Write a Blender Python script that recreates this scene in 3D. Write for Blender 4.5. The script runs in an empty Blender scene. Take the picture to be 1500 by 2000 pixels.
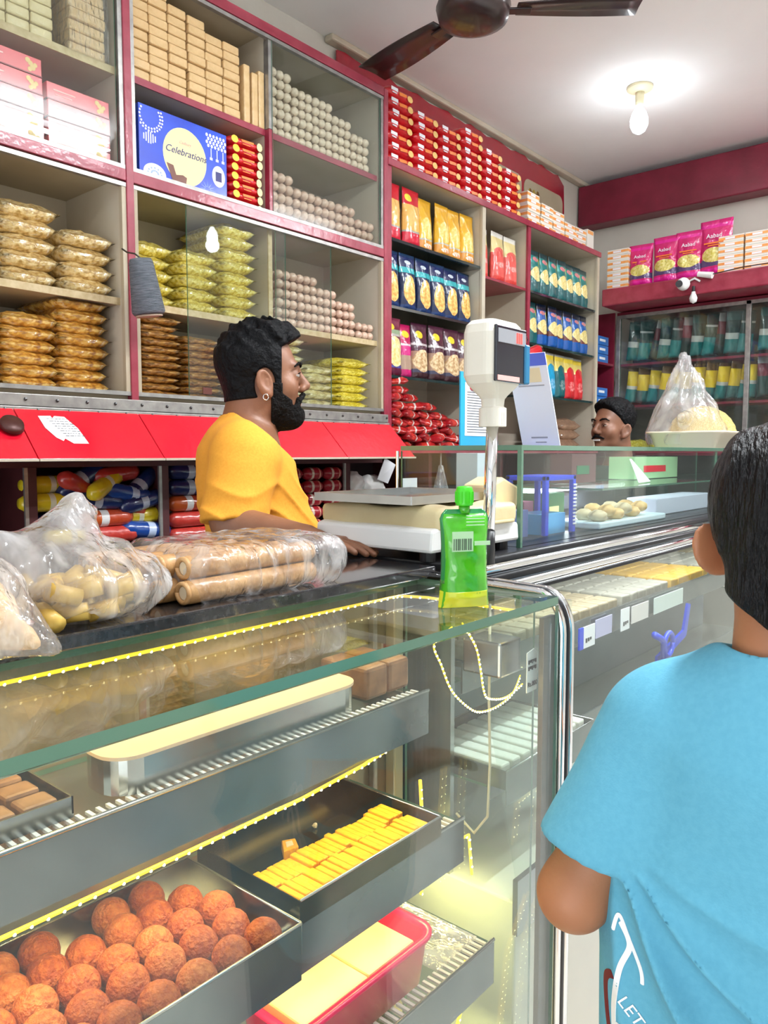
import bpy, math, random
import numpy as np
from mathutils import Matrix, Vector
random.seed(7)
PI = math.pi
sc = bpy.context.scene
COL = sc.collection

# ------------------------------------------------------------------ camera, world, lights, exposure
cam_d = bpy.data.cameras.new('camera'); cam = bpy.data.objects.new('camera', cam_d); COL.objects.link(cam)
cam.location = (0, 0, 1.4)
cam.rotation_euler = (PI/2 - math.atan(115/1500), 0, math.radians(40.61 - 90))
cam_d.sensor_fit = 'VERTICAL'; cam_d.sensor_height = 36; cam_d.lens = 27; cam_d.clip_start = .05
sc.cycles.transparent_max_bounces = 32; sc.cycles.max_bounces = 10
sc.camera = cam
w = bpy.data.worlds.new('daylight'); sc.world = w; w.use_nodes = True
w.node_tree.nodes['Background'].inputs[0].default_value = (.80, .90, 1, 1)
w.node_tree.nodes['Background'].inputs[1].default_value = .45
sc.view_settings.view_transform = 'Standard'; sc.view_settings.look = 'None'
sc.view_settings.gamma = 1; sc.view_settings.exposure = 0.58
sc.view_settings.use_curve_mapping = False

def area(name, loc, rot, sx, sy, power, color):
    l = bpy.data.lights.new(name, 'AREA'); l.shape = 'RECTANGLE'; l.size = sx; l.size_y = sy; l.energy = power; l.color = color
    o = bpy.data.objects.new(name, l); o.location = loc; o.rotation_euler = rot; COL.objects.link(o); return o
# daylight entering through the open shop front (behind and left of the camera)
area('daylight_opening', (-1.9, -.2, 1.75), (0, -PI/2, 0), 2.4, 3.6, 14, (.93, .97, 1))
# added upward fill that brightens the ceiling, in place of street daylight
area('ceiling_fill', (-1.8, .2, .5), (0, math.radians(-118), 0), 1.2, 3.2, 30, (.97, .97, 1))
# fluorescent tubes under the ceiling; the second is an added, unseen light
TUBES = [((1.80, .15, 3.13), 1.15), ((3.9, -.30, 3.13), 1.15), ((.2, -.3, 3.13), 1.15)]
for (c, L) in TUBES:
    area('tube_light_glow', (c[0], c[1], c[2]-.04), (0, 0, 0), L, .05, (44, 44, 8)[TUBES.index((c, L))], (.92, .97, 1))
    area('tube_light_glow', (c[0], c[1]+.06, c[2]), (PI, 0, 0), L, .03, (12, 12, 5)[TUBES.index((c, L))], (.92, .97, 1))
BULBS = [(3.80, 1.60, 3.02), (3.68, -.66, 3.02)]
for b in BULBS:
    l = bpy.data.lights.new('bulb_glow', 'POINT'); l.energy = 2.8; l.shadow_soft_size = .05; l.color = (.88, .96, 1)
    o = bpy.data.objects.new('bulb_glow', l); o.location = (b[0], b[1], b[2]-.05); COL.objects.link(o)

# ------------------------------------------------------------------ materials
def new_mat(name):
    m = bpy.data.materials.new(name); m.use_nodes = True
    return m, m.node_tree, m.node_tree.nodes['Principled BSDF']
def C4(c): return (c[0], c[1], c[2], 1)
def M(name, col, rough=.5, metal=0, coat=0, bump=0, bscale=40, emit=None, estr=0, sss=0, col2=None, nscale=8, stretch=(1,1,1), lo=.35, hi=.65, spec=.5, coatr=.08, alpha=1):
    m, nt, p = new_mat(name); N = nt.nodes; L = nt.links
    p.inputs['Base Color'].default_value = C4(col); p.inputs['Roughness'].default_value = rough
    p.inputs['Metallic'].default_value = metal; p.inputs['Coat Weight'].default_value = coat
    p.inputs['Coat Roughness'].default_value = coatr; p.inputs['Specular IOR Level'].default_value = spec
    if sss:
        p.inputs['Subsurface Weight'].default_value = sss; p.inputs['Subsurface Radius'].default_value = (.012, .005, .003)
        p.inputs['Subsurface Scale'].default_value = 1
    if emit: p.inputs['Emission Color'].default_value = C4(emit); p.inputs['Emission Strength'].default_value = estr
    if col2 or bump:
        tc = N.new('ShaderNodeTexCoord'); mp = N.new('ShaderNodeMapping'); mp.inputs['Scale'].default_value = stretch
        L.new(tc.outputs['Object'], mp.inputs[0])
    if col2:
        n = N.new('ShaderNodeTexNoise'); n.inputs['Scale'].default_value = nscale; n.inputs['Detail'].default_value = 5
        L.new(mp.outputs[0], n.inputs['Vector'])
        r = N.new('ShaderNodeValToRGB'); r.color_ramp.elements[0].position = lo; r.color_ramp.elements[1].position = hi
        r.color_ramp.elements[0].color = C4(col); r.color_ramp.elements[1].color = C4(col2)
        L.new(n.outputs[0], r.inputs[0]); L.new(r.outputs[0], p.inputs['Base Color'])
    if bump:
        n2 = N.new('ShaderNodeTexNoise'); n2.inputs['Scale'].default_value = bscale; n2.inputs['Detail'].default_value = 4
        L.new(mp.outputs[0], n2.inputs['Vector'])
        b = N.new('ShaderNodeBump'); b.inputs['Strength'].default_value = bump; b.inputs['Distance'].default_value = .01
        L.new(n2.outputs[0], b.inputs['Height']); L.new(b.outputs[0], p.inputs['Normal'])
        if coat: L.new(b.outputs[0], p.inputs['Coat Normal'])
    return m

def schlick(N, L, f0, bump=None):
    lw = N.new('ShaderNodeLayerWeight'); lw.inputs[0].default_value = .5
    if bump: L.new(bump.outputs[0], lw.inputs['Normal'])
    p = N.new('ShaderNodeMath'); p.operation = 'POWER'; p.inputs[1].default_value = 5; L.new(lw.outputs['Facing'], p.inputs[0])
    m = N.new('ShaderNodeMath'); m.operation = 'MULTIPLY_ADD'; m.inputs[1].default_value = 1-f0; m.inputs[2].default_value = f0; L.new(p.outputs[0], m.inputs[0])
    return m.outputs[0]
def glass_mat(name, tint=(.96,.985,.975), rough=0.0, ior=1.45, haze=0, boost=1.0):
    m = bpy.data.materials.new(name); m.use_nodes = True; nt = m.node_tree; N = nt.nodes; L = nt.links
    N.remove(N['Principled BSDF'])
    t = N.new('ShaderNodeBsdfTransparent'); t.inputs[0].default_value = C4(tint)
    g = N.new('ShaderNodeBsdfGlossy'); g.inputs['Roughness'].default_value = rough
    f = schlick(N, L, ((ior-1)/(ior+1))**2)
    mx = N.new('ShaderNodeMixShader')
    L.new(f, mx.inputs[0]); L.new(t.outputs[0], mx.inputs[1]); L.new(g.outputs[0], mx.inputs[2])
    out = mx
    if haze:
        d = N.new('ShaderNodeBsdfDiffuse'); d.inputs[0].default_value = (.8,.85,.85,1)
        tc = N.new('ShaderNodeTexCoord'); n = N.new('ShaderNodeTexNoise'); n.inputs['Scale'].default_value = 5; n.inputs['Detail'].default_value = 8
        L.new(tc.outputs['Object'], n.inputs['Vector'])
        mm = N.new('ShaderNodeMath'); mm.operation = 'MULTIPLY'; mm.inputs[1].default_value = haze*2; L.new(n.outputs[0], mm.inputs[0])
        m2 = N.new('ShaderNodeMixShader'); L.new(mm.outputs[0], m2.inputs[0]); L.new(mx.outputs[0], m2.inputs[1]); L.new(d.outputs[0], m2.inputs[2]); out = m2
    L.new(out.outputs[0], N['Material Output'].inputs[0])
    return m
def film_mat(name, tint=(1,1,1), milk=.18, streak=.5, scale=9):
    m = bpy.data.materials.new(name); m.use_nodes = True; nt = m.node_tree; N = nt.nodes; L = nt.links
    N.remove(N['Principled BSDF'])
    t = N.new('ShaderNodeBsdfTransparent'); t.inputs[0].default_value = C4(tint)
    g = N.new('ShaderNodeBsdfGlossy'); g.inputs['Roughness'].default_value = .12
    d = N.new('ShaderNodeBsdfDiffuse'); d.inputs[0].default_value = (.93,.93,.95,1)
    tr = N.new('ShaderNodeBsdfTranslucent'); tr.inputs[0].default_value = (.93,.93,.95,1)
    md = N.new('ShaderNodeMixShader'); L.new(d.outputs[0], md.inputs[1]); L.new(tr.outputs[0], md.inputs[2])
    tc = N.new('ShaderNodeTexCoord'); mp = N.new('ShaderNodeMapping'); mp.inputs['Scale'].default_value = (1.6,1,.5)
    n = N.new('ShaderNodeTexNoise'); n.inputs['Scale'].default_value = scale; n.inputs['Detail'].default_value = 3; n.inputs['Distortion'].default_value = 1.4
    L.new(tc.outputs['Object'], mp.inputs[0]); L.new(mp.outputs[0], n.inputs['Vector'])
    r = N.new('ShaderNodeValToRGB'); r.color_ramp.elements[0].position = .45; r.color_ramp.elements[1].position = .72
    r.color_ramp.elements[0].color = (milk,)*3+(1,); r.color_ramp.elements[1].color = (milk+streak,)*3+(1,)  # milk is the plastic itself; streaks paint in glossy white glints
    L.new(n.outputs[0], r.inputs[0])
    m1 = N.new('ShaderNodeMixShader'); L.new(r.outputs[0], m1.inputs[0]); L.new(t.outputs[0], m1.inputs[1]); L.new(md.outputs[0], m1.inputs[2])
    b = N.new('ShaderNodeBump'); b.inputs['Strength'].default_value = .9; b.inputs['Distance'].default_value = .02
    n3 = N.new('ShaderNodeTexNoise'); n3.inputs['Scale'].default_value = scale*2.2; n3.inputs['Detail'].default_value = 3; L.new(mp.outputs[0], n3.inputs['Vector'])
    L.new(n3.outputs[0], b.inputs['Height']); L.new(b.outputs[0], g.inputs['Normal'])
    f = schlick(N, L, .08, b)
    m2 = N.new('ShaderNodeMixShader'); L.new(f, m2.inputs[0]); L.new(m1.outputs[0], m2.inputs[1]); L.new(g.outputs[0], m2.inputs[2])
    L.new(m2.outputs[0], N['Material Output'].inputs[0])
    return m
def snack_mat(name, c1, c2, c3, scale=120, coat=.8, wrap=.35, rough=.45):
    """crunchy bits seen through a crinkled clear wrapper"""
    m, nt, p = new_mat(name); N = nt.nodes; L = nt.links
    tc = N.new('ShaderNodeTexCoord')
    v = N.new('ShaderNodeTexVoronoi'); v.inputs['Scale'].default_value = scale; L.new(tc.outputs['Object'], v.inputs['Vector'])
    n0 = N.new('ShaderNodeTexNoise'); n0.inputs['Scale'].default_value = scale*.6; n0.inputs['Detail'].default_value = 4; L.new(tc.outputs['Object'], n0.inputs['Vector'])
    r = N.new('ShaderNodeValToRGB'); e = r.color_ramp.elements; e[0].position = .34; e[0].color = C4(c1); e[1].position = .62; e[1].color = C4(c3)
    k = e.new(.48); k.color = C4(c2); L.new(n0.outputs[0], r.inputs[0])
    n = N.new('ShaderNodeTexNoise'); n.inputs['Scale'].default_value = 28; n.inputs['Detail'].default_value = 3; n.inputs['Distortion'].default_value = 1.5
    mp = N.new('ShaderNodeMapping'); mp.inputs['Scale'].default_value = (1,1,2.2); L.new(tc.outputs['Object'], mp.inputs[0]); L.new(mp.outputs[0], n.inputs['Vector'])
    r2 = N.new('ShaderNodeValToRGB'); r2.color_ramp.elements[0].position = .56; r2.color_ramp.elements[1].position = .66
    r2.color_ramp.elements[1].color = (wrap,)*3+(1,); L.new(n.outputs[0], r2.inputs[0])
    mx = N.new('ShaderNodeMix'); mx.data_type = 'RGBA'; L.new(r2.outputs[0], mx.inputs[0]); L.new(r.outputs[0], mx.inputs[6]); mx.inputs[7].default_value = (.95,.94,.9,1)
    L.new(mx.outputs[2], p.inputs['Base Color']); p.inputs['Roughness'].default_value = rough
    p.inputs['Coat Weight'].default_value = coat; p.inputs['Coat Roughness'].default_value = .12
    b = N.new('ShaderNodeBump'); b.inputs['Strength'].default_value = .6; b.inputs['Distance'].default_value = .008; L.new(n.outputs[0], b.inputs['Height']); L.new(b.outputs[0], p.inputs['Coat Normal'])
    b2 = N.new('ShaderNodeBump'); b2.inputs['Strength'].default_value = .5; b2.inputs['Distance'].default_value = .004; L.new(v.outputs[0], b2.inputs['Height']); L.new(b2.outputs[0], p.inputs['Normal'])
    return m
def pack_mat(name, bands, ovals=(), rough=.28, axis='Z', crinkle=.25):
    """printed foil: constant colour bands along the height, then oval pictures (cx,cz,rx,rz,c1,c2)"""
    m, nt, p = new_mat(name); N = nt.nodes; L = nt.links
    tc = N.new('ShaderNodeTexCoord'); s = N.new('ShaderNodeSeparateXYZ'); L.new(tc.outputs['Generated'], s.inputs[0])
    r = N.new('ShaderNodeValToRGB'); r.color_ramp.interpolation = 'CONSTANT'; e = r.color_ramp.elements
    e[0].position = bands[0][0]; e[0].color = C4(bands[0][1]); e[1].position = bands[1][0] if len(bands) > 1 else 1; e[1].color = C4(bands[1][1] if len(bands) > 1 else bands[0][1])
    for q in bands[2:]:
        k = e.new(q[0]); k.color = C4(q[1])
    L.new(s.outputs[axis], r.inputs[0]); cur = r.outputs[0]
    for (cx, cz, rx, rz, c1, c2) in ovals:
        def sq(out, c, rr):
            a = N.new('ShaderNodeMath'); a.operation = 'SUBTRACT'; a.inputs[1].default_value = c; L.new(out, a.inputs[0])
            d = N.new('ShaderNodeMath'); d.operation = 'DIVIDE'; d.inputs[1].default_value = rr; L.new(a.outputs[0], d.inputs[0])
            q = N.new('ShaderNodeMath'); q.operation = 'MULTIPLY'; L.new(d.outputs[0], q.inputs[0]); L.new(d.outputs[0], q.inputs[1]); return q.outputs[0]
        ad = N.new('ShaderNodeMath'); ad.operation = 'ADD'; L.new(sq(s.outputs['X'], cx, rx), ad.inputs[0]); L.new(sq(s.outputs['Z' if axis == 'Z' else 'Y'], cz, rz), ad.inputs[1])
        lt = N.new('ShaderNodeMath'); lt.operation = 'LESS_THAN'; lt.inputs[1].default_value = 1; L.new(ad.outputs[0], lt.inputs[0])
        n = N.new('ShaderNodeTexNoise'); n.inputs['Scale'].default_value = 90; n.inputs['Detail'].default_value = 4; L.new(tc.outputs['Object'], n.inputs['Vector'])
        rr = N.new('ShaderNodeValToRGB'); rr.color_ramp.elements[0].position = .4; rr.color_ramp.elements[1].position = .6
        rr.color_ramp.elements[0].color = C4(c1); rr.color_ramp.elements[1].color = C4(c2); L.new(n.outputs[0], rr.inputs[0])
        mx = N.new('ShaderNodeMix'); mx.data_type = 'RGBA'; L.new(lt.outputs[0], mx.inputs[0]); L.new(cur, mx.inputs[6]); L.new(rr.outputs[0], mx.inputs[7]); cur = mx.outputs[2]
    L.new(cur, p.inputs['Base Color']); p.inputs['Roughness'].default_value = rough
    n = N.new('ShaderNodeTexNoise'); n.inputs['Scale'].default_value = 22; n.inputs['Detail'].default_value = 2; L.new(tc.outputs['Object'], n.inputs['Vector'])
    b = N.new('ShaderNodeBump'); b.inputs['Strength'].default_value = crinkle; b.inputs['Distance'].default_value = .02; L.new(n.outputs[0], b.inputs['Height']); L.new(b.outputs[0], p.inputs['Normal'])
    p.inputs['Coat Weight'].default_value = .5; p.inputs['Coat Roughness'].default_value = .15; L.new(b.outputs[0], p.inputs['Coat Normal'])
    return m

CREAM = M('cream_laminate', (.52,.45,.34), .5, col2=(.62,.56,.45), nscale=3, bump=.05)
CREAMD = M('aged_cream_laminate', (.40,.33,.22), .5, col2=(.52,.45,.33), nscale=3)
MAROON = M('maroon_paint', (.27,.02,.045), .35, col2=(.36,.045,.075), nscale=14, coat=.3, bump=.1)
MAROON_D = M('deep_maroon_paint', (.15,.006,.022), .4, col2=(.21,.012,.035), nscale=6, bump=.15, bscale=25)
ALU = M('aluminium', (.42,.41,.39), .4, .7, col2=(.30,.29,.28), nscale=30, bump=.05)
CHROME = M('chrome', (.85,.86,.88), .08, 1)
STEEL = M('stainless_steel', (.62,.62,.60), .22, 1, col2=(.52,.52,.51), nscale=12, bump=.06, bscale=9)
STEELD = M('smudged_steel', (.42,.44,.45), .25, 1, col2=(.30,.32,.34), nscale=7, bump=.1, bscale=6)
GLASS = glass_mat('clear_glass')
GLASSH = glass_mat('smudged_glass', haze=.014)
GLASSE = M('green_glass_edge', (.085,.20,.135), .1, coat=1)
GLASSD = M('dark_glass_shelf', (.012,.03,.03), .08, coat=1)
RED = M('red_laminate', (.80,.008,.03), .25, col2=(.68,.006,.025), nscale=5, coat=.7, coatr=.12, bump=.12, bscale=30)
BLACK = M('black_plastic', (.015,.015,.018), .35)
BLACKM = M('black_matte', (.012,.012,.013), .8)
GRANITE = M('black_granite', (.012,.012,.014), .07, coat=.6, col2=(.03,.03,.034), nscale=150)
WHITE = M('white_plastic', (.85,.85,.84), .35)
PAPER = M('white_paper', (.82,.83,.86), .7)
INK = M('ink', (.04,.04,.05), .6)
CEIL = M('ceiling_paint', (.86,.86,.86), .85, col2=(.94,.94,.935), nscale=1.3, bump=.18, bscale=12)
WALLP = M('wall_paint', (.60,.57,.50), .85, col2=(.68,.65,.58), nscale=2, bump=.15, bscale=14)
FLOORM = M('floor_tile', (.58,.56,.53), .4, col2=(.66,.63,.59), nscale=6)
SCREW = M('screw', (.10,.10,.10), .4, .8)
WOODEDGE = M('chipboard_edge', (.50,.38,.20), .7, col2=(.62,.50,.30), nscale=60)
SKIN = M('brown_skin', (.24,.10,.052), .45, sss=.1, col2=(.30,.13,.07), nscale=9, bump=.05, bscale=150)
SKINB = M('warm_brown_skin', (.38,.155,.07), .5, sss=.12, col2=(.43,.18,.085), nscale=7, bump=.04, bscale=150)
HAIR = M('black_hair', (.004,.004,.005), .55, spec=.14, bump=.9, bscale=60, stretch=(1,2.2,1))
BEARD = M('black_beard', (.006,.005,.005), .7, spec=.15, bump=.9, bscale=160)

# ------------------------------------------------------------------ mesh helpers
class MB:
    def __init__(s): s.v = []; s.f = []; s.m = []
    def add(s, V, F, m=0):
        o = len(s.v); s.v += [tuple(map(float, p)) for p in V]
        for f in F: s.f.append(tuple(i+o for i in f)); s.m.append(m)
        return s
    def box(s, x0, x1, y0, y1, z0, z1, m=0):
        V = [(x0,y0,z0),(x1,y0,z0),(x1,y1,z0),(x0,y1,z0),(x0,y0,z1),(x1,y0,z1),(x1,y1,z1),(x0,y1,z1)]
        return s.add(V, [(0,3,2,1),(4,5,6,7),(0,1,5,4),(1,2,6,5),(2,3,7,6),(3,0,4,7)], m)
    def pane(s, x0, x1, y0, y1, z0, z1):
        """box with faces of the thin direction in slot 0, edges in slot 1"""
        d = (x1-x0, y1-y0, z1-z0); t = d.index(min(d)); k = len(s.m); s.box(x0,x1,y0,y1,z0,z1,1)
        for i in {0:(3,5),1:(2,4),2:(0,1)}[t]: s.m[k+i] = 0
        return s
    def prism(s, pts, axis, a, b, m=0):
        n = len(pts)
        def P(u, v, w): return {'x':(w,u,v),'y':(u,w,v),'z':(u,v,w)}[axis]
        V = [P(u,v,a) for u,v in pts] + [P(u,v,b) for u,v in pts]
        F = [tuple(range(n))[::-1], tuple(range(n,2*n))] + [(i,(i+1)%n,(i+1)%n+n,i+n) for i in range(n)]
        return s.add(V, F, m)
    def tube(s, path, r, n=10, m=0, closed=False):
        path = [Vector(p) for p in path]; R = r if isinstance(r, (list,tuple)) else [r]*len(path); V = []; up = Vector((0,0,1)); N = len(path)
        a = None
        for i, p in enumerate(path):
            d = (path[min(i+1,N-1)] - path[max(i-1,0)]).normalized()
            if a is None:
                a = d.cross(up)
                if a.length < .05: a = d.cross(Vector((1,0,0)))
            a = (a - d*a.dot(d)).normalized(); b = d.cross(a)
            V += [p + (a*math.cos(2*PI*k/n) + b*math.sin(2*PI*k/n))*R[i] for k in range(n)]
        F = [(i*n+k, i*n+(k+1)%n, (i+1)*n+(k+1)%n, (i+1)*n+k) for i in range(N-1) for k in range(n)]
        F += [tuple(range(n))[::-1], tuple((N-1)*n+k for k in range(n))]
        return s.add(V, F, m)
    def lathe(s, prof, c=(0,0,0), n=24, m=0):
        V = []; K = len(prof)
        for r, z in prof: V += [(c[0]+r*math.cos(2*PI*k/n), c[1]+r*math.sin(2*PI*k/n), c[2]+z) for k in range(n)]
        F = [(i*n+k, i*n+(k+1)%n, (i+1)*n+(k+1)%n, (i+1)*n+k) for i in range(K-1) for k in range(n)]
        F += [tuple(range(n))[::-1], tuple((K-1)*n+k for k in range(n))]
        return s.add(V, F, m)
    def ball(s, c, r, n=12, k=8, m=0, jit=0, rs=(1,1,1)):
        V = [(c[0],c[1],c[2]-r*rs[2])]
        for i in range(1,k):
            t = PI*i/k
            for j in range(n):
                q = r*(1+random.uniform(-jit,jit)); V.append((c[0]+q*rs[0]*math.sin(t)*math.cos(2*PI*j/n), c[1]+q*rs[1]*math.sin(t)*math.sin(2*PI*j/n), c[2]-q*rs[2]*math.cos(t)))
        V.append((c[0],c[1],c[2]+r*rs[2])); T = len(V)-1
        F = [(0,1+(j+1)%n,1+j) for j in range(n)] + [(T,1+(k-2)*n+j,1+(k-2)*n+(j+1)%n) for j in range(n)]
        F += [(1+i*n+j,1+i*n+(j+1)%n,1+(i+1)*n+(j+1)%n,1+(i+1)*n+j) for i in range(k-2) for j in range(n)]
        return s.add(V, F, m)
    def mesh(s, name, mats, smooth=False, mtx=None):
        me = bpy.data.meshes.new(name); V = s.v
        if mtx is not None: V = [tuple(mtx @ Vector(p)) for p in V]
        me.from_pydata(V, [], s.f)
        for a in (mats if isinstance(mats, (list,tuple)) else [mats]): me.materials.append(a)
        me.polygons.foreach_set('material_index', s.m); me.polygons.foreach_set('use_smooth', [smooth]*len(s.f)); me.update(); return me
    def build(s, name, mats, parent=None, loc=None, smooth=False, bevel=0, rotz=0):
        return place(s.mesh(name, mats, smooth), name, parent, loc, bevel, rotz)
def place(me, name, parent=None, loc=None, bevel=0, rotz=0):
    o = bpy.data.objects.new(name, me); COL.objects.link(o)
    if parent: o.parent = parent
    if loc: o.location = loc
    if rotz: o.rotation_euler = (0,0,rotz)
    if bevel:
        b = o.modifiers.new('bevel', 'BEVEL'); b.width = bevel; b.segments = 2; b.limit_method = 'ANGLE'; b.angle_limit = .8
    return o
def tag(o, label, cat, group=None):
    o['label'] = label; o['category'] = cat
    if group: o['group'] = group
    return o
def thing(name, label, cat, loc=(0,0,0), rotz=0, group=None):
    o = bpy.data.objects.new(name, None); COL.objects.link(o); o.location = loc; o.rotation_euler = (0,0,rotz); o.empty_display_size = .05
    return tag(o, label, cat, group)
def struct(o): o['kind'] = 'structure'; return o
def dup(root, loc, rot=None, label=None):
    r = root.copy(); COL.objects.link(r); r.location = loc
    if rot: r.rotation_euler = rot
    if label: r['label'] = label
    for ch in list(root.children):
        c = ch.copy(); COL.objects.link(c); c.parent = r
        for g in ch.children:
            d = g.copy(); COL.objects.link(d); d.parent = c
    return r
def text_mesh(s, size, mat, extr=.0004, align='CENTER', shear=0):
    cu = bpy.data.curves.new('t', 'FONT'); cu.body = s; cu.size = size; cu.extrude = extr; cu.align_x = align; cu.align_y = 'CENTER'; cu.shear = shear; cu.resolution_u = 3
    o = bpy.data.objects.new('t', cu); COL.objects.link(o); bpy.context.view_layer.update()
    me = bpy.data.meshes.new_from_object(o.evaluated_get(bpy.context.evaluated_depsgraph_get()))
    bpy.data.objects.remove(o); bpy.data.curves.remove(cu); me.materials.clear(); me.materials.append(mat)
    for p in me.polygons: p.material_index = 0
    return me
def put_text(s, size, mat, parent, loc, rot=(PI/2,0,0), name='lettering', **k):
    o = place(text_mesh(s, size, mat, **k), name, parent, loc); o.rotation_euler = rot; return o
ORD = ['bottom','second','third','fourth','fifth','sixth','seventh','eighth','ninth','tenth','eleventh','twelfth']
def nth(i): return ['first','second','third','fourth','fifth','sixth','seventh','eighth','ninth','tenth','eleventh','twelfth'][i]

# ------------------------------------------------------------------ signed distance bodies
def smin(a, b, k):
    h = np.clip(.5+.5*(b-a)/k, 0, 1); return b*(1-h)+a*h-k*h*(1-h)
def smax(a, b, k): return -smin(-a, -b, k)
def ell(P, c, r):
    q = (P-np.array(c))/np.array(r); k0 = np.linalg.norm(q,axis=-1); k1 = np.linalg.norm(q/np.array(r),axis=-1)+1e-9; return k0*(k0-1)/k1
def cap(P, a, b, r1, r2=None):
    a = np.array(a,float); b = np.array(b,float); r2 = r1 if r2 is None else r2; d = b-a; h = np.clip(((P-a)@d)/(d@d+1e-12),0,1)
    return np.linalg.norm(P-a-h[...,None]*d,axis=-1)-(r1+(r2-r1)*h)
def sph(P, c, r): return np.linalg.norm(P-np.array(c),axis=-1)-r
def rbox(P, c, h, r):
    q = np.abs(P-np.array(c))-np.array(h)+r; return np.linalg.norm(np.maximum(q,0),axis=-1)+np.minimum(q.max(-1),0)-r
def wob(P, s, ph=0):
    return (np.sin(P[...,0]*s+ph)*np.sin(P[...,1]*s*1.13+1.7*ph)*np.sin(P[...,2]*s*.91+2.3+ph) + .5*np.sin(P[...,0]*s*2.1+1)*np.sin(P[...,1]*s*1.9+ph)*np.sin(P[...,2]*s*2.3))
def sdf_mesh(f, lo, hi, h):
    lo = np.array(lo,float); hi = np.array(hi,float); B = 8; n = (np.ceil((hi-lo)/h/B).astype(int))*B+1; nb = (n-1)//B
    val = np.full(n, 1., np.float32)
    bi = np.stack(np.meshgrid(*[np.arange(k) for k in nb], indexing='ij'),-1).reshape(-1,3)
    cen = lo+(bi*B+B/2)*h; fc = f(cen); near = np.abs(fc) < B*h*.87*1.7+.012
    for b, v in zip(bi[~near], fc[~near]):
        if v < 0: val[b[0]*B:b[0]*B+B+1, b[1]*B:b[1]*B+B+1, b[2]*B:b[2]*B+B+1] = -1
    g = np.stack(np.meshgrid(*[np.arange(B+1)]*3, indexing='ij'),-1)
    nbk = bi[near]
    for i in range(0, len(nbk), 400):
        ch = nbk[i:i+400]; pts = lo+((ch[:,None,None,None,:]*B)+g[None])*h; vv = f(pts.reshape(-1,3)).reshape(len(ch),B+1,B+1,B+1)
        for b, v in zip(ch, vv): val[b[0]*B:b[0]*B+B+1, b[1]*B:b[1]*B+B+1, b[2]*B:b[2]*B+B+1] = v
    S = val < 0
    cs = np.zeros(n-1, np.int8); corners = [(i,j,k) for i in (0,1) for j in (0,1) for k in (0,1)]
    for (i,j,k) in corners: cs += S[i:n[0]-1+i, j:n[1]-1+j, k:n[2]-1+k]
    act = np.argwhere((cs > 0) & (cs < 8)); idx = np.full(n-1, -1, np.int64); idx[tuple(act.T)] = np.arange(len(act))
    acc = np.zeros((len(act),3)); cnt = np.zeros(len(act))
    for a in corners:
        for ax in range(3):
            if a[ax]: continue
            b = list(a); b[ax] = 1
            va = val[tuple((act+a).T)].astype(float); vb = val[tuple((act+b).T)].astype(float); x = (va < 0) != (vb < 0)
            t = va/(va-vb+1e-12*(va==vb)); p = np.tile(np.array(a,float),(len(act),1)); p[:,ax] = t; acc[x] += p[x]; cnt[x] += 1
    V = lo+(act+acc/cnt[:,None])*h; F = []
    for ax in range(3):
        u, v = [(1,2),(2,0),(0,1)][ax]; s0 = [slice(None)]*3; s1 = [slice(None)]*3; s0[ax] = slice(0,n[ax]-1); s1[ax] = slice(1,n[ax])
        A = S[tuple(s0)]; Bq = S[tuple(s1)]; e = np.argwhere(A != Bq); e = e[(e[:,u] > 0) & (e[:,v] > 0) & (e[:,u] < n[u]-1) & (e[:,v] < n[v]-1)]
        eu = np.zeros(3,int); eu[u] = 1; ev = np.zeros(3,int); ev[v] = 1
        q = np.stack([idx[tuple((e-eu-ev).T)], idx[tuple((e-ev).T)], idx[tuple(e.T)], idx[tuple((e-eu).T)]],-1)
        fl = A[tuple(e.T)]; q[~fl] = q[~fl][:,::-1]; F.append(q)
    F = np.concatenate(F); F = F[(F >= 0).all(1)]
    return V, F
def sdf_obj(name, f, lo, hi, h, mat, parent=None, loc=None, rotz=0):
    V, F = sdf_mesh(f, lo, hi, h); me = bpy.data.meshes.new(name); me.from_pydata(V.tolist(), [], F.tolist())
    me.materials.append(mat); me.polygons.foreach_set('use_smooth', [True]*len(F)); me.update(); return place(me, name, parent, loc, 0, rotz)
# ------------------------------------------------------------------ the room
struct(MB().box(-2.0,5.1,-2.3,2.6,-.05,0).build('floor', FLOORM))
struct(MB().box(-2.0,5.1,-2.3,2.6,3.196,3.26).build('ceiling', CEIL))
struct(MB().box(-2.0,5.1,2.45,2.6,0,3.196).build('wall_left', WALLP))
struct(MB().box(4.97,5.1,-2.3,2.45,0,3.196).build('wall_back', WALLP))
struct(MB().box(-2.0,5.1,-2.45,-2.3,0,3.196).build('wall_right', WALLP))
struct(MB().box(4.83,4.97,-2.3,2.44,2.90,3.16).build('trim_1', MAROON_D, bevel=.008))
struct(MB().box(2.46,4.97,2.40,2.45,3.168,3.196).build('trim_2', CREAM, bevel=.008))
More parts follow.
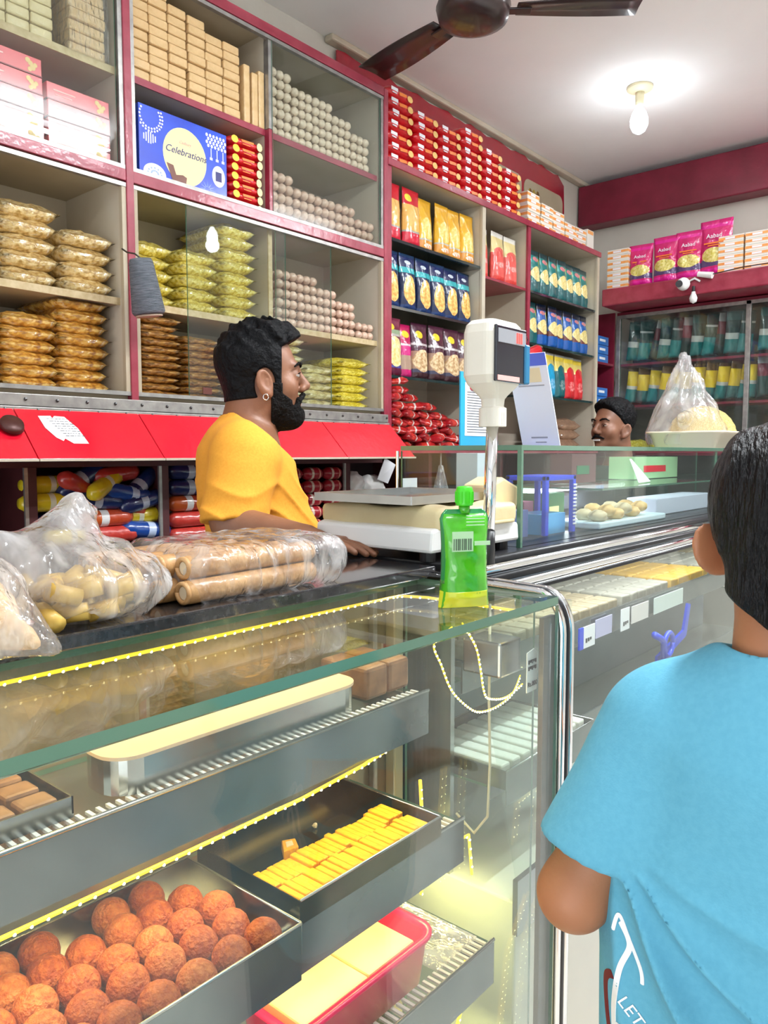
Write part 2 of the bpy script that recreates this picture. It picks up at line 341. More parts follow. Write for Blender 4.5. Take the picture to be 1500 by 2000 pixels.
# painted band with rounded cream panels along the top of the left wall
OCHRE = M('ochre_paint', (.42,.30,.04), .7, col2=(.16,.07,.02), nscale=22, lo=.45, hi=.5)
BANRED = M('glossy_banner_red', (.40,.012,.025), .22, col2=(.32,.01,.03), nscale=3, coat=.8, coatr=.12, bump=.5, bscale=5)
ban = thing('wall_banner', 'long maroon and red glossy banner with rounded cream panels under the ceiling', 'banner', (2.52,2.43,2.75))
N = 40; tp = [(i/N*2.06, .405+.006*math.sin(i*1.3)+.004*math.sin(i*2.9)) for i in range(N+1)]; tp[-1] = (2.09,.36)
MB().prism([(0,0)]+[(2.07,0)]+[(2.10,.2)]+tp[::-1], 'y', 0, .008).build('band', BANRED, ban)
def scallop(x0, x1, z0, z1, r=.05):
    P = [(x0,z0),(x1,z0)]; P += [(x1-r+r*math.cos(a), z1-r+r*math.sin(a)) for a in [PI/2*k/6 for k in range(7)]]; P += [(x0+r+r*math.cos(a), z1-r+r*math.sin(a)) for a in [PI/2+PI/2*k/6 for k in range(7)]]; return P
for k, (a, b) in enumerate([(.14,.68),(.70,1.1),(1.13,1.56),(1.59,2.07)]):
    MB().prism(scallop(a,b,.01,.285), 'y', -.004, -.0005).build('cream_panel', CREAMD, ban)
o = MB()
for k in range(9): o.ball((1.66+k*.045, -.004, .20-.018*k+.02*(k%3)), .03, 8, 6, rs=(.8,.08,1.3))
for k in range(5): o.ball((.45+k*.04, -.004, .21+.01*(k%2)), .02, 8, 6, rs=(.8,.08,1.3))
o.build('painted_corn', OCHRE, ban, smooth=True)

# ceiling fan, at rest
FANM = M('dark_brown_enamel', (.028,.014,.014), .35, coat=.4)
fan = thing('ceiling_fan', 'dark brown ceiling fan with three long blades hanging near the top edge', 'fan', (2.32,1.581,2.93))
MB().lathe([(.02,.21),(.05,.20),(.05,.16),(.015,.15),(.012,.08),(.07,.07),(.115,.05),(.13,.01),(.12,-.03),(.085,-.045),(.06,-.05)], n=32).build('motor_housing', FANM, fan, smooth=True)
for ang in (79.5, -52.5, 199):
    b = MB(); n = 10; V = []
    for i in range(n+1):
        s = i/n; x = .15+s*.42; wd = .05+.022*math.sin(s*2.2); tw = .16*(1-s*.5)
        for y, z in ((-wd,-wd*tw),(-wd*.3,.003),(wd*.3,.006),(wd,wd*tw)): V.append((x,y,z+.0)); 
    F = [(i*4+k,i*4+k+1,i*4+k+5,i*4+k+4) for i in range(n) for k in range(3)]
    b.add(V,F); ob = b.build('blade', FANM, fan, smooth=True, rotz=math.radians(ang)); so = ob.modifiers.new('s','SOLIDIFY'); so.thickness = .004
    MB().box(.09,.20,-.018,.018,-.008,.0).build('blade_bracket', FANM, ob, bevel=.003)

# bare bulbs and tube lights
BULBG = M('glowing_bulb', (1,1,1), .3, emit=(.86,.95,1), estr=14)
HOLD = M('yellowed_holder', (.72,.66,.45), .5)
for k, (x,y,z) in enumerate(BULBS):
    t = thing('ceiling_bulb', ['bare glowing white bulb in round holder on the ceiling','second bare ceiling bulb, behind the viewer'][k], 'light bulb', (x,y,3.196), 0)
    MB().lathe([(.062,0),(.062,-.012),(.045,-.022),(.03,-.028)], n=28).build('rose', HOLD, t, smooth=True, bevel=.002)
    MB().lathe([(.02,-.022),(.022,-.05),(.018,-.085),(.016,-.09)], n=20).build('holder', HOLD, t, smooth=True)
    MB().lathe([(.014,-.088),(.018,-.10),(.034,-.125),(.043,-.155),(.042,-.185),(.03,-.21),(.012,-.222),(.001,-.224)], n=28).build('glass_bulb', BULBG, t, smooth=True)
TUBEG = M('glowing_tube', (1,1,1), .3, emit=(.90,.96,1), estr=9)
for k, (c, L) in enumerate(TUBES):
    t = thing('tube_light', ['fluorescent tube over the counter front','added unseen fluorescent tube far along the ceiling','fluorescent tube near the shop front'][k], 'tube light', c, 0, 'tube lights')
    MB().box(-L/2-.03,L/2+.03,-.02,.02,.03,.066).build('batten', WHITE, t, bevel=.004)
    MB().tube([(-L/2,0,0),(L/2,0,0)], .014, 12).build('tube', TUBEG, t, smooth=True)
    for s in (-1,1): MB().box(s*L/2-.012,s*L/2+.012,-.012,.012,-.012,.04).build('end_cap', WHITE, t)

# ------------------------------------------------------------------ glass fronted wall cabinets
Y0, Y1 = 2.1, 2.45
def cabinet_bay(x0, x1, label, divs_up, divs_low):
    """one upper-and-lower glass bay, x0..x1"""
    t = thing('wall_cabinet', label, 'cabinet', (x0, Y0, 1.555), group='glass fronted wall cabinets')
    W = x1-x0; D = Y1-Y0
    for (z0,z1,nm) in ((0,.02,'base_board'),(.655,.675,'middle_board'),(1.295,1.315,'top_board')):
        MB().box(.012,W-.012,.02,D-.012,z0,z1).build(nm, CREAMD, t)
    MB().box(.012,W-.012,D-.012,D-.001,0,1.315).build('back_panel', CREAM, t)
    MB().box(.012,.024,.02,D-.012,.02,1.295).build('side_panel', CREAM, t); MB().box(W-.024,W-.012,.02,D-.012,.02,1.295).build('side_panel', CREAM, t)
    # maroon face frame with aluminium runners
    for a, b in ((-.012,.012),(W-.012,W+.012)):
        if b < W or x1 > 2: MB().box(a,b,-.004,.02,.0,1.315).build('stile', MAROON, t, bevel=.002)
    for z in (.647, 1.285): MB().box(.012,W-.012,-.002,.02,z,z+.034).build('frame_rail', MAROON, t, bevel=.002)
    for z in (.018, .63, .681, 1.27): MB().box(.012,W-.012,0,.016,z,z+.012).build('runner', ALU, t)
    for a in (.012, W-.026): MB().box(a,a+.014,.002,.018,.03,.63).build('upright_channel', CREAMD, t); MB().box(a,a+.014,.002,.018,.693,1.27).build('upright_channel', ALU, t)
    MB().box(.024,W-.024,.03,D-.012,.290,.308).build('lower_shelf', CREAMD, t)
    MB().box(.024,W-.024,.027,.032,.288,.309).build('shelf_edging', WOODEDGE, t)
    MB().box(.024,W-.024,.03,D-.012,.955,.972).build('upper_shelf', CREAMD, t)
    MB().box(.024,W-.024,.027,.032,.953,.974).build('shelf_edging', MAROON if x0 > 1 else WOODEDGE, t)
    for d in divs_up:
        MB().box(d-.008,d+.008,.03,D-.012,.675,1.295).build('divider', CREAM, t); MB().box(d-.009,d+.009,.006,.03,.974,1.27).build('divider_edging', ALU, t); MB().box(d-.009,d+.009,.006,.03,.675,.972).build('divider_edging', MAROON, t)
    for d in divs_low:
        MB().box(d-.008,d+.008,.034,D-.012,.308,.655).build('divider', CREAM, t); MB().box(d-.009,d+.009,.028,.034,.308,.655).build('divider_edging', WOODEDGE, t)
    return t
c0 = cabinet_bay(.12, 1.29, 'left glass fronted wall cabinet holding red sweet boxes and bagged snacks', [], [])
c1 = cabinet_bay(1.29, 2.46, 'right glass fronted wall cabinet holding the blue gift box and cookie packs', [.56], [.57])
def pane(parent, x0, x1, y, z0, z1, lock=False):
    o = MB().pane(x0,x1,y,y+.005,z0,z1).build('sliding_glass', [GLASSH, GLASSE], parent)
    if lock: MB().box(x0+.05,x0+.085,y-.003,y,z0+.008,z0+.03).build('finger_grip', M('brown_plastic',(.12,.03,.02),.4), o)
    return o
pane(c0, .03, .60, .003, .03, .632); pane(c0, .03, .80, .003, .692, 1.272); pane(c0, .62,1.14,.010,.692,1.272)
pane(c1, .20, .62, .003, .03, .632, True); pane(c1, .58, .86, .010, .03, .632, True); pane(c1, .565, 1.14, .003, .692, 1.272)
# screwed aluminium sills and the sloping red flap doors under the cabinets
sill = thing('cabinet_sill', 'long screwed aluminium sill strip under the glass cabinets', 'sill', (.12,2.05,1.515))
MB().box(0,2.34,.035,.049,.012,.045).build('upper_strip', ALU, sill, bevel=.002); MB().box(0,2.34,.028,.040,-.006,.010).build('lower_strip', ALU, sill, bevel=.002)
s = MB()
for k in range(27): s.ball((.04+k*.088,.034,.03),.005,6,4); s.ball((.07+k*.088,.027,.002),.004,6,4)
s.build('screws', SCREW, sill)['kind'] = 'stuff'
fx = [.12,.50,.915,1.285,1.66,2.06,2.46]
for k in range(6):
    a, b = fx[k]+.0015, fx[k+1]-.0015
    lab = 'red laminate flap door, %s from the left of the row under the cabinets' % nth(k-1) if k else 'red laminate flap door at the near end, beyond the frame'
    lab = {1:'sloping red flap with a dark round lock at the left edge',2:'sloping red flap with a torn white paper stuck on it',3:'sloping plain red flap left of the man in orange',4:'sloping red flap behind the neck of the man in orange',5:'sloping shiny red flap right of the man in orange',0:'sloping red flap nearest the shop entrance'}[k]
    t = thing('flap_door', lab, 'flap door', (a,1.94,1.385), group='sloping red flaps')
    MB().prism([(0,0),(.012,-.006),(.150,.124),(.150,.138),(.135,.132)], 'x', 0, b-a).build('panel', RED, t, bevel=.0015)
    MB().box(0,b-a,-.004,.012,-.006,.0005).build('bottom_edging', CREAM, t)
    if k == 1: 
        MB().lathe([(.001,.012),(.028,.012),(.032,.0),(.001,0)], n=20).build('lock_plate', M('brown_metal',(.08,.025,.02),.4,.3), t, loc=(.40-.02,.075,.085), smooth=True).rotation_euler = (math.radians(47),0,0)
# torn paper note on flap (flat sheet, tilted with the flap)
pn = thing('paper_note', 'torn white handwritten note stuck on the red flap', 'note', (.915,1.94,1.385))
def onflap(x, s, off=.0012):   # s: 0 bottom .. 1 top of the sloping face
    return (x, .135*s-off*.7, .132*s+off*.75)
V = [onflap(x,q) for x,q in ((.055,.86),(.09,.87),(.092,.82),(.10,.87),(.128,.86),(.150,.62),(.158,.30),(.115,.30),(.098,.40),(.09,.35),(.075,.42),(.058,.62))]
MB().add(V,[tuple(range(len(V)))]).build('sheet', PAPER, pn).modifiers.new('s','SOLIDIFY').thickness = .0005
s = MB()
for r in range(8):
    q = .80-.05*r; x = .075+.004*r
    while x < .135+.002*r:
        L = random.uniform(.004,.012); a = onflap(x,q,.0022); b = onflap(x+L,q+random.uniform(-.006,.006),.0022); c = onflap(x+L,q+.008,.0022); d = onflap(x,q+.008,.0022); s.add([a,b,c,d],[(0,1,2,3)]); x += L+.003
s.build('handwriting', INK, pn)
# grey yarn cone hung on the post
YARN = M('grey_yarn', (.13,.15,.18), .95, col2=(.24,.26,.30), nscale=30, stretch=(1,1,9), bump=1, bscale=60)
yc = thing('yarn_cone', 'grey cone of packing twine hanging on the cabinet post', 'twine', (1.275,1.99,1.80)); yc.rotation_euler = (0,math.radians(-9),0)
MB().lathe([(.012,.004),(.042,.0),(.047,.008),(.040,.08),(.034,.145),(.030,.155),(.012,.158)], n=32).build('winding', YARN, yc, smooth=True)
MB().lathe([(.012,-.004),(.038,-.006),(.038,-.001),(.012,0)], n=24).build('cone_base', M('card',(.45,.33,.25),.8), yc)
MB().tube([(0,0,.158),(.004,.03,.175),(.006,.07,.185),(.01,.10,.20)], .0025, 6).build('hanging_loop', SCREW, yc, smooth=True)

# ------------------------------------------------------------------ dark storage bays under the flaps
PIGEON = M('dark_brown_board', (.06,.012,.014), .5, col2=(.09,.02,.022), nscale=8)
low = thing('under_cabinet', 'dark maroon open pigeonhole unit under the red flaps', 'shelving', (.55,2.1,.0))
for x in (.0,.42,.84,1.26,1.68): MB().box(x-.012,x+.012,0,.34,.02,1.36).build('upright', PIGEON, low); MB().box(x-.022,x-.012,0,.008,.02,1.36).build('upright_channel', ALU, low)
MB().box(-.43,1.90,.335,.348,.02,1.36).build('back_panel', M('dark_board',(.05,.02,.025),.6), low); MB().box(-.43,1.90,.01,.335,1.36,1.375).build('top_board', PIGEON, low)
for z in (.02,.55,.93): MB().box(-.43,1.90,.0,.335,z,z+.018).build('shelf', PIGEON, low)

# ------------------------------------------------------------------ open shelving right of the cabinets
op = thing('open_shelving', 'tall maroon edged open shelving stocked with snack pouches', 'shelving', (2.47,2.1,0))
XR = 4.44-2.47
MB().box(0,XR,.335,.348,1.42,2.60).build('back_panel', CREAM, op)
for (x, z0, z1, e) in ((.014,1.42,2.60,MAROON),(.72,1.42,2.585,CREAM),(1.15,1.9,2.585,MAROON),(XR,1.42,2.585,CREAM)):
    MB().box(x-.009,x+.009,.012,.335,z0,z1).build('upright', CREAM, op); MB().box(x-.014,x+.014,0,.012,z0,z1).build('upright_edging', e, op)
MB().box(0,XR+.02,0,.335,2.585,2.605).build('top_shelf', CREAM, op); MB().box(0,XR+.02,-.008,0,2.578,2.608).build('top_shelf_edging', MAROON, op, bevel=.002)
for (a, b, z, m) in ((.028,.706,2.298,GLASSD),(.028,.706,2.02,GLASSD),(.028,.706,1.73,GLASSD),(.734,1.136,2.262,MAROON),(1.164,XR-.012,2.262,GLASSD),(1.164,XR-.012,1.99,GLASSD),(1.164,XR-.012,1.715,GLASSD)):
    MB().box(a,b,.01,.335,z-.012,z).build('shelf', m, op)
MB().box(0,XR,-.02,.335,1.40,1.42).build('bottom_board', MAROON, op)
MB().box(.0,XR,.0,.335,.02,.04).build('plinth_board', PIGEON, op); MB().box(0,XR,.335,.348,.02,1.40).build('lower_back_panel', M('dark_board2',(.04,.022,.025),.6), op)
for x in (.3,.9,1.5,XR): MB().box(x-.012,x+.012,.0,.335,.04,1.40).build('lower_upright', PIGEON, op)
MB().box(0,XR,.03,.335,1.15,1.165).build('lower_shelf', PIGEON, op)

# ------------------------------------------------------------------ back wall unit
sl = thing('wall_ledge', 'maroon painted concrete ledge across the back wall', 'ledge', (4.47,2.09,2.288))
MB().box(0,.5,-4.0,0,0,.102).build('slab', MAROON, sl, bevel=.008)
bu = thing('back_cabinet', 'glass fronted back cabinet full of dangling snack pouches', 'cabinet', (4.70,2.09,1.0))
MB().box(.255,.268,-2.4,0,0,1.28).build('back_panel', M('dark_green_board',(.05,.06,.05),.6), bu)
MB().box(.0,.255,-2.4,0,1.262,1.28).build('top_board', MAROON_D, bu)
for z in (.96,.70,.40): MB().box(.012,.255,-2.4,0,z-.014,z).build('shelf', MAROON_D, bu); 
for y in (-.01,-.78,-1.55,-2.39): MB().box(-.004,.02,y-.014,y+.014,.0,1.262).build('stile', ALU, bu, bevel=.002)
MB().box(-.004,.014,-2.38,-.02,1.242,1.262).build('top_runner', ALU, bu); MB().box(-.004,.014,-2.38,-.02,.40,.415).build('bottom_runner', MAROON_D, bu)
for a, b in ((-.765,-.025),(-1.535,-.795),(-2.37,-1.565)): MB().pane(.004,.009,a,b,.415,1.242).build('sliding_glass', [GLASSH,GLASSE], bu)
co = thing('corner_shelves', 'narrow dark corner shelves between open shelving and back cabinet', 'shelving', (4.46,2.10,1.0))
MB().box(0,.22,.30,.34,0,1.28).build('back_panel', MAROON_D, co); MB().box(.22,.235,.0,.34,0,1.28).build('side_panel', MAROON_D, co)
for z in (.42,.70,.96): MB().box(0,.22,.0,.30,z-.014,z).build('shelf', MAROON_D, co)
# ------------------------------------------------------------------ stock: snack packets, boxes, pouches
def pillow(w, d, h, seed, n=12, lump=.12, crimp=True):
    """soft packet, width x, depth y (front end at y=0), resting on z=0, ends crimped flat at +-x"""
    rnd = np.random.RandomState(seed); ph = rnd.rand(6)*6; V = []; F = []; m = 8
    for s in (0,1):
        for i in range(n+1):
            for j in range(m+1):
                u = 2*i/n-1; v = 2*j/m-1; e = (1-abs(u)**3.2)**.5*(1-abs(v)**3.0)**.5 if abs(u) < 1 and abs(v) < 1 else 0
                k = 1+lump*(math.sin(u*5+ph[0])*math.sin(v*4+ph[1])+.6*math.sin(u*11+ph[2])*math.cos(v*9+ph[3])+.4*math.sin(u*19+ph[4]))
                z = h*.42+(h*.58*e*k if s else -h*.42*min(1,e*1.25))
                V.append((u*w/2*(1+.02*math.sin(v*6+ph[5])), d/2+v*d/2*(1+.03*math.sin(u*7+ph[1])), z))
    o = (n+1)*(m+1)
    for i in range(n):
        for j in range(m):
            a = i*(m+1)+j; F.append((a+o,a+m+1+o,a+m+2+o,a+1+o)); F.append((a,a+1,a+m+2,a+m+1))
    for i in range(n): a = i*(m+1); F.append((a,a+m+1,a+m+1+o,a+o)); a += m; F.append((a,a+o,a+m+1+o,a+m+1))
    for j in range(m): F.append((j,j+o,j+1+o,j+1)); a = n*(m+1)+j; F.append((a,a+1,a+1+o,a+o))
    return MB().add(V,F)
def stock(name, cat, group, protos, spots):
    """spots: (x,y,z,rotz,label[,rot tuple]); protos: list of meshes or thing roots, reused in turn"""
    for i, sp in enumerate(spots):
        p = protos[i % len(protos)]
        if isinstance(p, bpy.types.Mesh): o = place(p, name)
        else:
            o = dup(p, (0,0,0))
        o.location = sp[:3]; o.rotation_euler = sp[5] if len(sp) > 5 else (0,0,sp[3]); tag(o, sp[4], cat, group)
def piles(cols, dz, desc, where, jit=.006, rz=.03, pl='pile', yj=.012):
    """cols: list of (x, y, z0, count, name of the pile)"""
    out = []
    for (x,y,z,n,nm) in cols:
        for k in range(n):
            out.append((x+random.uniform(-jit,jit), y+random.uniform(0,yj), z+k*dz, random.uniform(-rz,rz), '%s, %s up in %s %s' % (desc, nth(k), nm, where)))
    return out
SEV = snack_mat('pale_sev', (.42,.24,.06), (.66,.45,.16), (.84,.66,.34)); MIX = snack_mat('orange_mixture', (.33,.12,.015), (.66,.32,.04), (.88,.56,.14), 90)
YEL = snack_mat('yellow_sev', (.48,.34,.02), (.74,.58,.07), (.88,.77,.25), 140, wrap=.25); BRN = snack_mat('brown_sticks', (.20,.07,.01), (.46,.20,.03), (.66,.36,.09), 100, wrap=.22)
PALE = snack_mat('pale_mixture', (.42,.30,.08), (.66,.55,.22), (.85,.76,.45), 80); LIME = snack_mat('lime_sev', (.50,.38,.01), (.78,.64,.03), (.9,.80,.18), 140, wrap=.2)
def pk(nm, mat, w, d, h, k=3, **a): return [pillow(w,d,h,11*i+int(w*1000),**a).mesh(nm, mat, True) for i in range(k)]
ZS = 1.864   # top of the lower inner shelf
ZB = 1.576; ZM = 2.231; ZU = 2.528
yf = 2.125
stock('snack_packet','packet','pale sev packets, left cabinet', pk('snack_packet',SEV,.165,.27,.052), piles([(.835,yf,ZS,6,'first'),(1.005,yf,ZS,5,'second'),(1.175,yf,ZS,4,'last')],.045,'pale golden sev packet','pile, left cabinet upper shelf'))
stock('snack_packet','packet','orange mixture packets, left cabinet', pk('snack_packet',MIX,.165,.26,.044), piles([(.835,yf,ZB,6,'first'),(1.0,yf+.0,ZB,6,'second'),(1.165,yf+.02,ZB,8,'tallest')],.0345,'orange mixture packet','pile, left cabinet bottom'))
stock('snack_packet','packet','yellow sev packets, right cabinet', pk('snack_packet',YEL,.155,.27,.047), piles([(1.405,yf+.02,ZS,5,'left'),(1.565,yf,ZS,5,'middle'),(1.73,yf,ZS,8,'right')],.040,'yellow sev packet','pile, right cabinet shelf'))
stock('snack_packet','packet','brown stick packets, right cabinet', pk('snack_packet',BRN,.16,.26,.029), piles([(1.41,yf,ZB,11,'left'),(1.58,yf+.01,ZB,9,'middle'),(1.75,yf+.02,ZB,8,'right')],.0232,'thin brown stick packet','pile, right cabinet bottom'))
stock('snack_packet','packet','pale mixture packets, right cabinet', pk('snack_packet',PALE,.17,.26,.04), piles([(1.95,yf,ZB,8,'taller'),(2.11,yf,ZB,5,'shorter')],.032,'pale mixture packet','pale pile, right cabinet bottom'))
stock('snack_packet','packet','lime yellow packets, right cabinet', pk('snack_packet',LIME,.185,.26,.042), piles([(2.31,yf,ZB,6,'the far right')],.034,'bright lime yellow sev packet','pile, cabinet bottom'))
# round cookies wrapped in short rows
COOK = M('pink_tan_cookie', (.58,.37,.27), .55, col2=(.70,.50,.38), nscale=60, coat=.8, coatr=.15, bump=.3, bscale=90)
COOKP = M('pale_cookie', (.66,.52,.38), .55, col2=(.82,.68,.52), nscale=60, coat=.8, coatr=.15, bump=.3, bscale=90)
WRAP = film_mat('clear_wrap', milk=.03, streak=.22, scale=30)
def cookie_pack(mat, n, r, nm):
    t = thing('cookie_packet','', 'packet'); b = MB()
    for i in range(n):
        for j in range(2): b.ball(((i+.5)*2*r, r+j*2*r*.95, r*.92), r*1.04, 10, 7, jit=.02, rs=(1,1,.93))
    b.build('cookies', mat, t, smooth=True)
    return t
r1 = .0165
def cookie_rows(mat, r, n, cols, desc, where, group):
    p = cookie_pack(mat, n, r, desc); first = True
    for (x,z,k,nm) in cols:
        for i in range(k):
            lab = '%s, %s up in %s stack, %s' % (desc, nth(i), nm, where)
            loc = (x+random.uniform(-.002,.002), yf+random.uniform(0,.006), z+i*r*1.99)
            if first: p.location = loc; o = p; first = False
            else: o = dup(p, loc)
            tag(o, lab, 'packet', group)
A = .1; 
cookie_rows(COOK, .017, 3, [(1.895+.105*i, ZS, [6,6,5,4][i], ['first','second','third','fourth'][i]) for i in range(4)]+[(2.322,ZS,2,'low end')], 'tan round cookie pack','lower right shelf','cookie packs on the lower shelf')
cookie_rows(COOKP, .017, 3, [(1.875+.105*i, ZU, [7,6,6,5,4][i], ['first','second','third','fourth','last'][i]) for i in range(5)], 'pale round cookie pack','top shelf behind glass','cookie packs on the top shelf')
cookie_rows(COOK, .018, 3, [(1.875+.111*i, ZM, [5,4,4,4,3][i], ['first','second','third','fourth','last'][i]) for i in range(5)], 'tan round cookie pack','middle shelf behind glass','cookie packs on the middle shelf')
# rusk bars: long bars packed in clear wrap
RUSK = M('golden_rusk', (.66,.43,.19), .6, col2=(.78,.55,.28), nscale=25, coat=.7, coatr=.2, bump=.25, bscale=70)
RUSKP = M('pale_rusk', (.62,.50,.26), .6, col2=(.74,.62,.36), nscale=25, coat=.7, coatr=.2, bump=.25, bscale=70)
def bars(mat, w, h, cols, desc, where, group, y=yf, dep=.24):
    me = [MB().box(-w/2,w/2,0,dep,0,h*.94).mesh('rusk_bar', mat, False) for _ in range(1)]
    for (x,z,k,nm) in cols:
        for i in range(k):
            o = place(me[0], 'rusk_bar', None, (x+random.uniform(-.0015,.0015), y+random.uniform(0,.008), z+i*h), bevel=min(w,h)*.16, rotz=random.uniform(-.02,.02))
            tag(o, '%s, %s up in %s column, %s' % (desc, nth(i), nm, where), 'rusk bar', group)
bars(RUSK,.066,.0292,[(1.352+.068*i+(.006 if i>2 else 0), ZU, [10,10,9,9,8,8][i], ['first','second','third','fourth','fifth','sixth'][i]) for i in range(6)],'golden rusk bar','top shelf beside post','golden rusk bars on the top shelf')
for i in range(4):
    o = place(MB().box(-.013,.013,0,.24,0,.19-.015*(i%2)).mesh('rusk_bar', RUSK), 'rusk_bar', None, (1.768+.029*i-(.006 if i == 0 else 0), yf, ZU), bevel=.004)
    tag(o, 'upright golden rusk bar, %s of four standing beside the stacked bars' % nth(i), 'rusk bar', 'upright rusk bars')
bars(RUSKP,.062,.03,[(.86+.064*i, ZU, [5,5,6,7][i], ['first','second','third','fourth'][i]) for i in range(4)],'pale rusk bar','left cabinet top','pale rusk bars in the left cabinet')
bars(RUSK,.11,.03,[(1.185, ZU, 8, 'wrapped')],'brown wrapped rusk bar','left cabinet top','wrapped rusk bars')
for k in range(1): 
    wv = MB().box(1.126,1.244,yf-.008,yf+.25,ZU,ZU+.245).build('clear_bag', WRAP); tag(wv,'clear plastic bag around the brown rusk bars, left cabinet top','plastic bag')
# red sweet boxes
BOXR = M('red_card_box', (.72,.07,.09), .3, coat=.5, col2=(.80,.12,.13), nscale=3); GOLD = M('gold_print', (.78,.55,.22), .4); BOXD = M('lid_shadow_red', (.25,.01,.02), .4); PINKP = M('pink_print', (.88,.45,.42), .4)
bx = thing('sweet_box','', 'box'); MB().box(-.0925,.0925,0,.28,0,.046).build('carton', BOXR, bx, bevel=.0015); MB().box(-.093,.093,-.0006,.28,.0,.003).build('lid_shadow_line', BOXD, bx)  # dark strip painted in as the shadow line of each lid
s = MB()
for (cx,cz,r) in ((.055,.034,.007),(.062,.028,.007),(.068,.018,.008),(.060,.012,.006),(.075,.026,.006)): s.ball((cx,-.0006,cz), r, 10, 6, rs=(1,.08,1))
s.build('floral_print', GOLD, bx)
MB().box(-.075,-.01,-.0008,0,.026,.030).build('printed_line', PINKP, bx); MB().box(-.07,-.02,-.0008,0,.016,.018).build('printed_line', PINKP, bx)
f = True
for ci, (x, n) in enumerate(((.765,5),(.955,5),(1.152,4))):
    for k in range(n):
        lab = 'red sweet box with gold print, %s up in %s stack' % (nth(k), ['leftmost','middle','right'][ci]); loc = (x+random.uniform(-.002,.002), yf+random.uniform(0,.004), ZM+k*.0475)
        o = bx if f else dup(bx, loc); o.location = loc; f = False; tag(o, lab, 'box', 'red sweet boxes')
# blue gift box
BLUE = M('royal_blue_card', (.004,.045,.55), .3, coat=.4, col2=(.01,.08,.70), nscale=6); LBLUE = M('light_blue_print', (.30,.42,.85), .4); CRP = M('cream_print', (.90,.78,.40), .4); CHOC = M('chocolate_print', (.16,.04,.02), .3); DBLUE = M('dark_blue_ink', (.02,.02,.16), .4); WPR = M('white_print', (.85,.86,.92), .5)
gb = thing('gift_box', 'large royal blue chocolate gift box with cream oval', 'gift box', (1.505,yf,ZM)); gb.rotation_euler = (0,0,0)
W2, H2 = .165, .225
MB().box(-W2,W2,0,.075,0,H2).build('carton', BLUE, gb, bevel=.002)
def disc(cx, cz, rx, rz, y, n=36): return MB().prism([(cx+rx*math.cos(2*PI*k/n), cz+rz*math.sin(2*PI*k/n)) for k in range(n)], 'y', y-.0004, y)
disc(.0,.108,.082,.088,-.0004).build('cream_oval', CRP, gb)
s = MB()
for (cx,cz,R,n) in ((-.125,.195,.036,22),(-.125,.195,.044,26)): 
    for k in range(n):
        a = 2*PI*k/n; x, z = cx+R*math.cos(a), cz+R*math.sin(a)
        if abs(x) < W2-.003 and z < H2-.003: s.ball((x,-.0004,z), .0035, 6, 4, rs=(1,.1,1))
for r in range(4):
    for k in range(6): 
        x = .085+k*.0135+(r%2)*.006; z = .205-r*.011
        if x < W2-.004: s.prism([(x+.005*math.cos(a),z+.006*math.sin(a)) for a in [2*PI*q/6 for q in range(6)]], 'y', -.0006, 0)
for k in range(3): s.box(.100+k*.024,.103+k*.024,-.0006,0,.135,.165); s.box(.096+k*.024,.107+k*.024,-.0006,0,.128,.136)
s.build('white_ornament', WPR, gb); s = MB()
for k in range(6): s.box(-.150+k*.008,-.146+k*.008,-.0006,0,.112+abs(k-2.5)*.004,.150-abs(k-2.5)*.004)
s.build('striped_print', WPR, gb)
s = disc(-.112,.028,.04,.03,-.0004); s.build('pale_pattern_disc', WPR, gb)
s = MB()
for k in range(24): a = 2*PI*k/12; R = .012 if k < 12 else .024; s.ball((-.112+R*math.cos(a),-.0008,.028+R*.7*math.sin(a)), .003, 6, 4, rs=(1,.1,1))
for k in range(12): a = 2*PI*k/12; s.add([(.085+.01*math.cos(a+.2),-.0008,.03+.008*math.sin(a+.2)),(.085+.035*math.cos(a),-.0008,.03+.028*math.sin(a)),(.085+.01*math.cos(a-.2),-.0008,.03+.008*math.sin(a-.2))],[(0,1,2)])
s.build('blue_ornament', LBLUE, gb)
s = disc(.130,.082,.026,.034,-.0005); s.build('white_badge', WPR, gb); MB().box(.118,.142,-.0014,-.0006,.066,.096).build('badge_glass', DBLUE, gb)
s = MB().add([(-.07,-.0012,.075),(-.045,-.0012,.072),(-.035,-.0012,.045),(-.01,-.0012,.050),(.005,-.0012,.045),(.0,-.0012,.012),(-.035,-.0012,.010),(-.05,-.0012,.028)],[(0,1,2,3,4,5,6,7)]); s.build('chocolate_picture', CHOC, gb)
put_text('Celebrations', .030, DBLUE, gb, (.003,-.0014,.120), shear=.3)
put_text('Cadbury', .013, PINKP, gb, (.0,-.0014,.150), shear=.3)
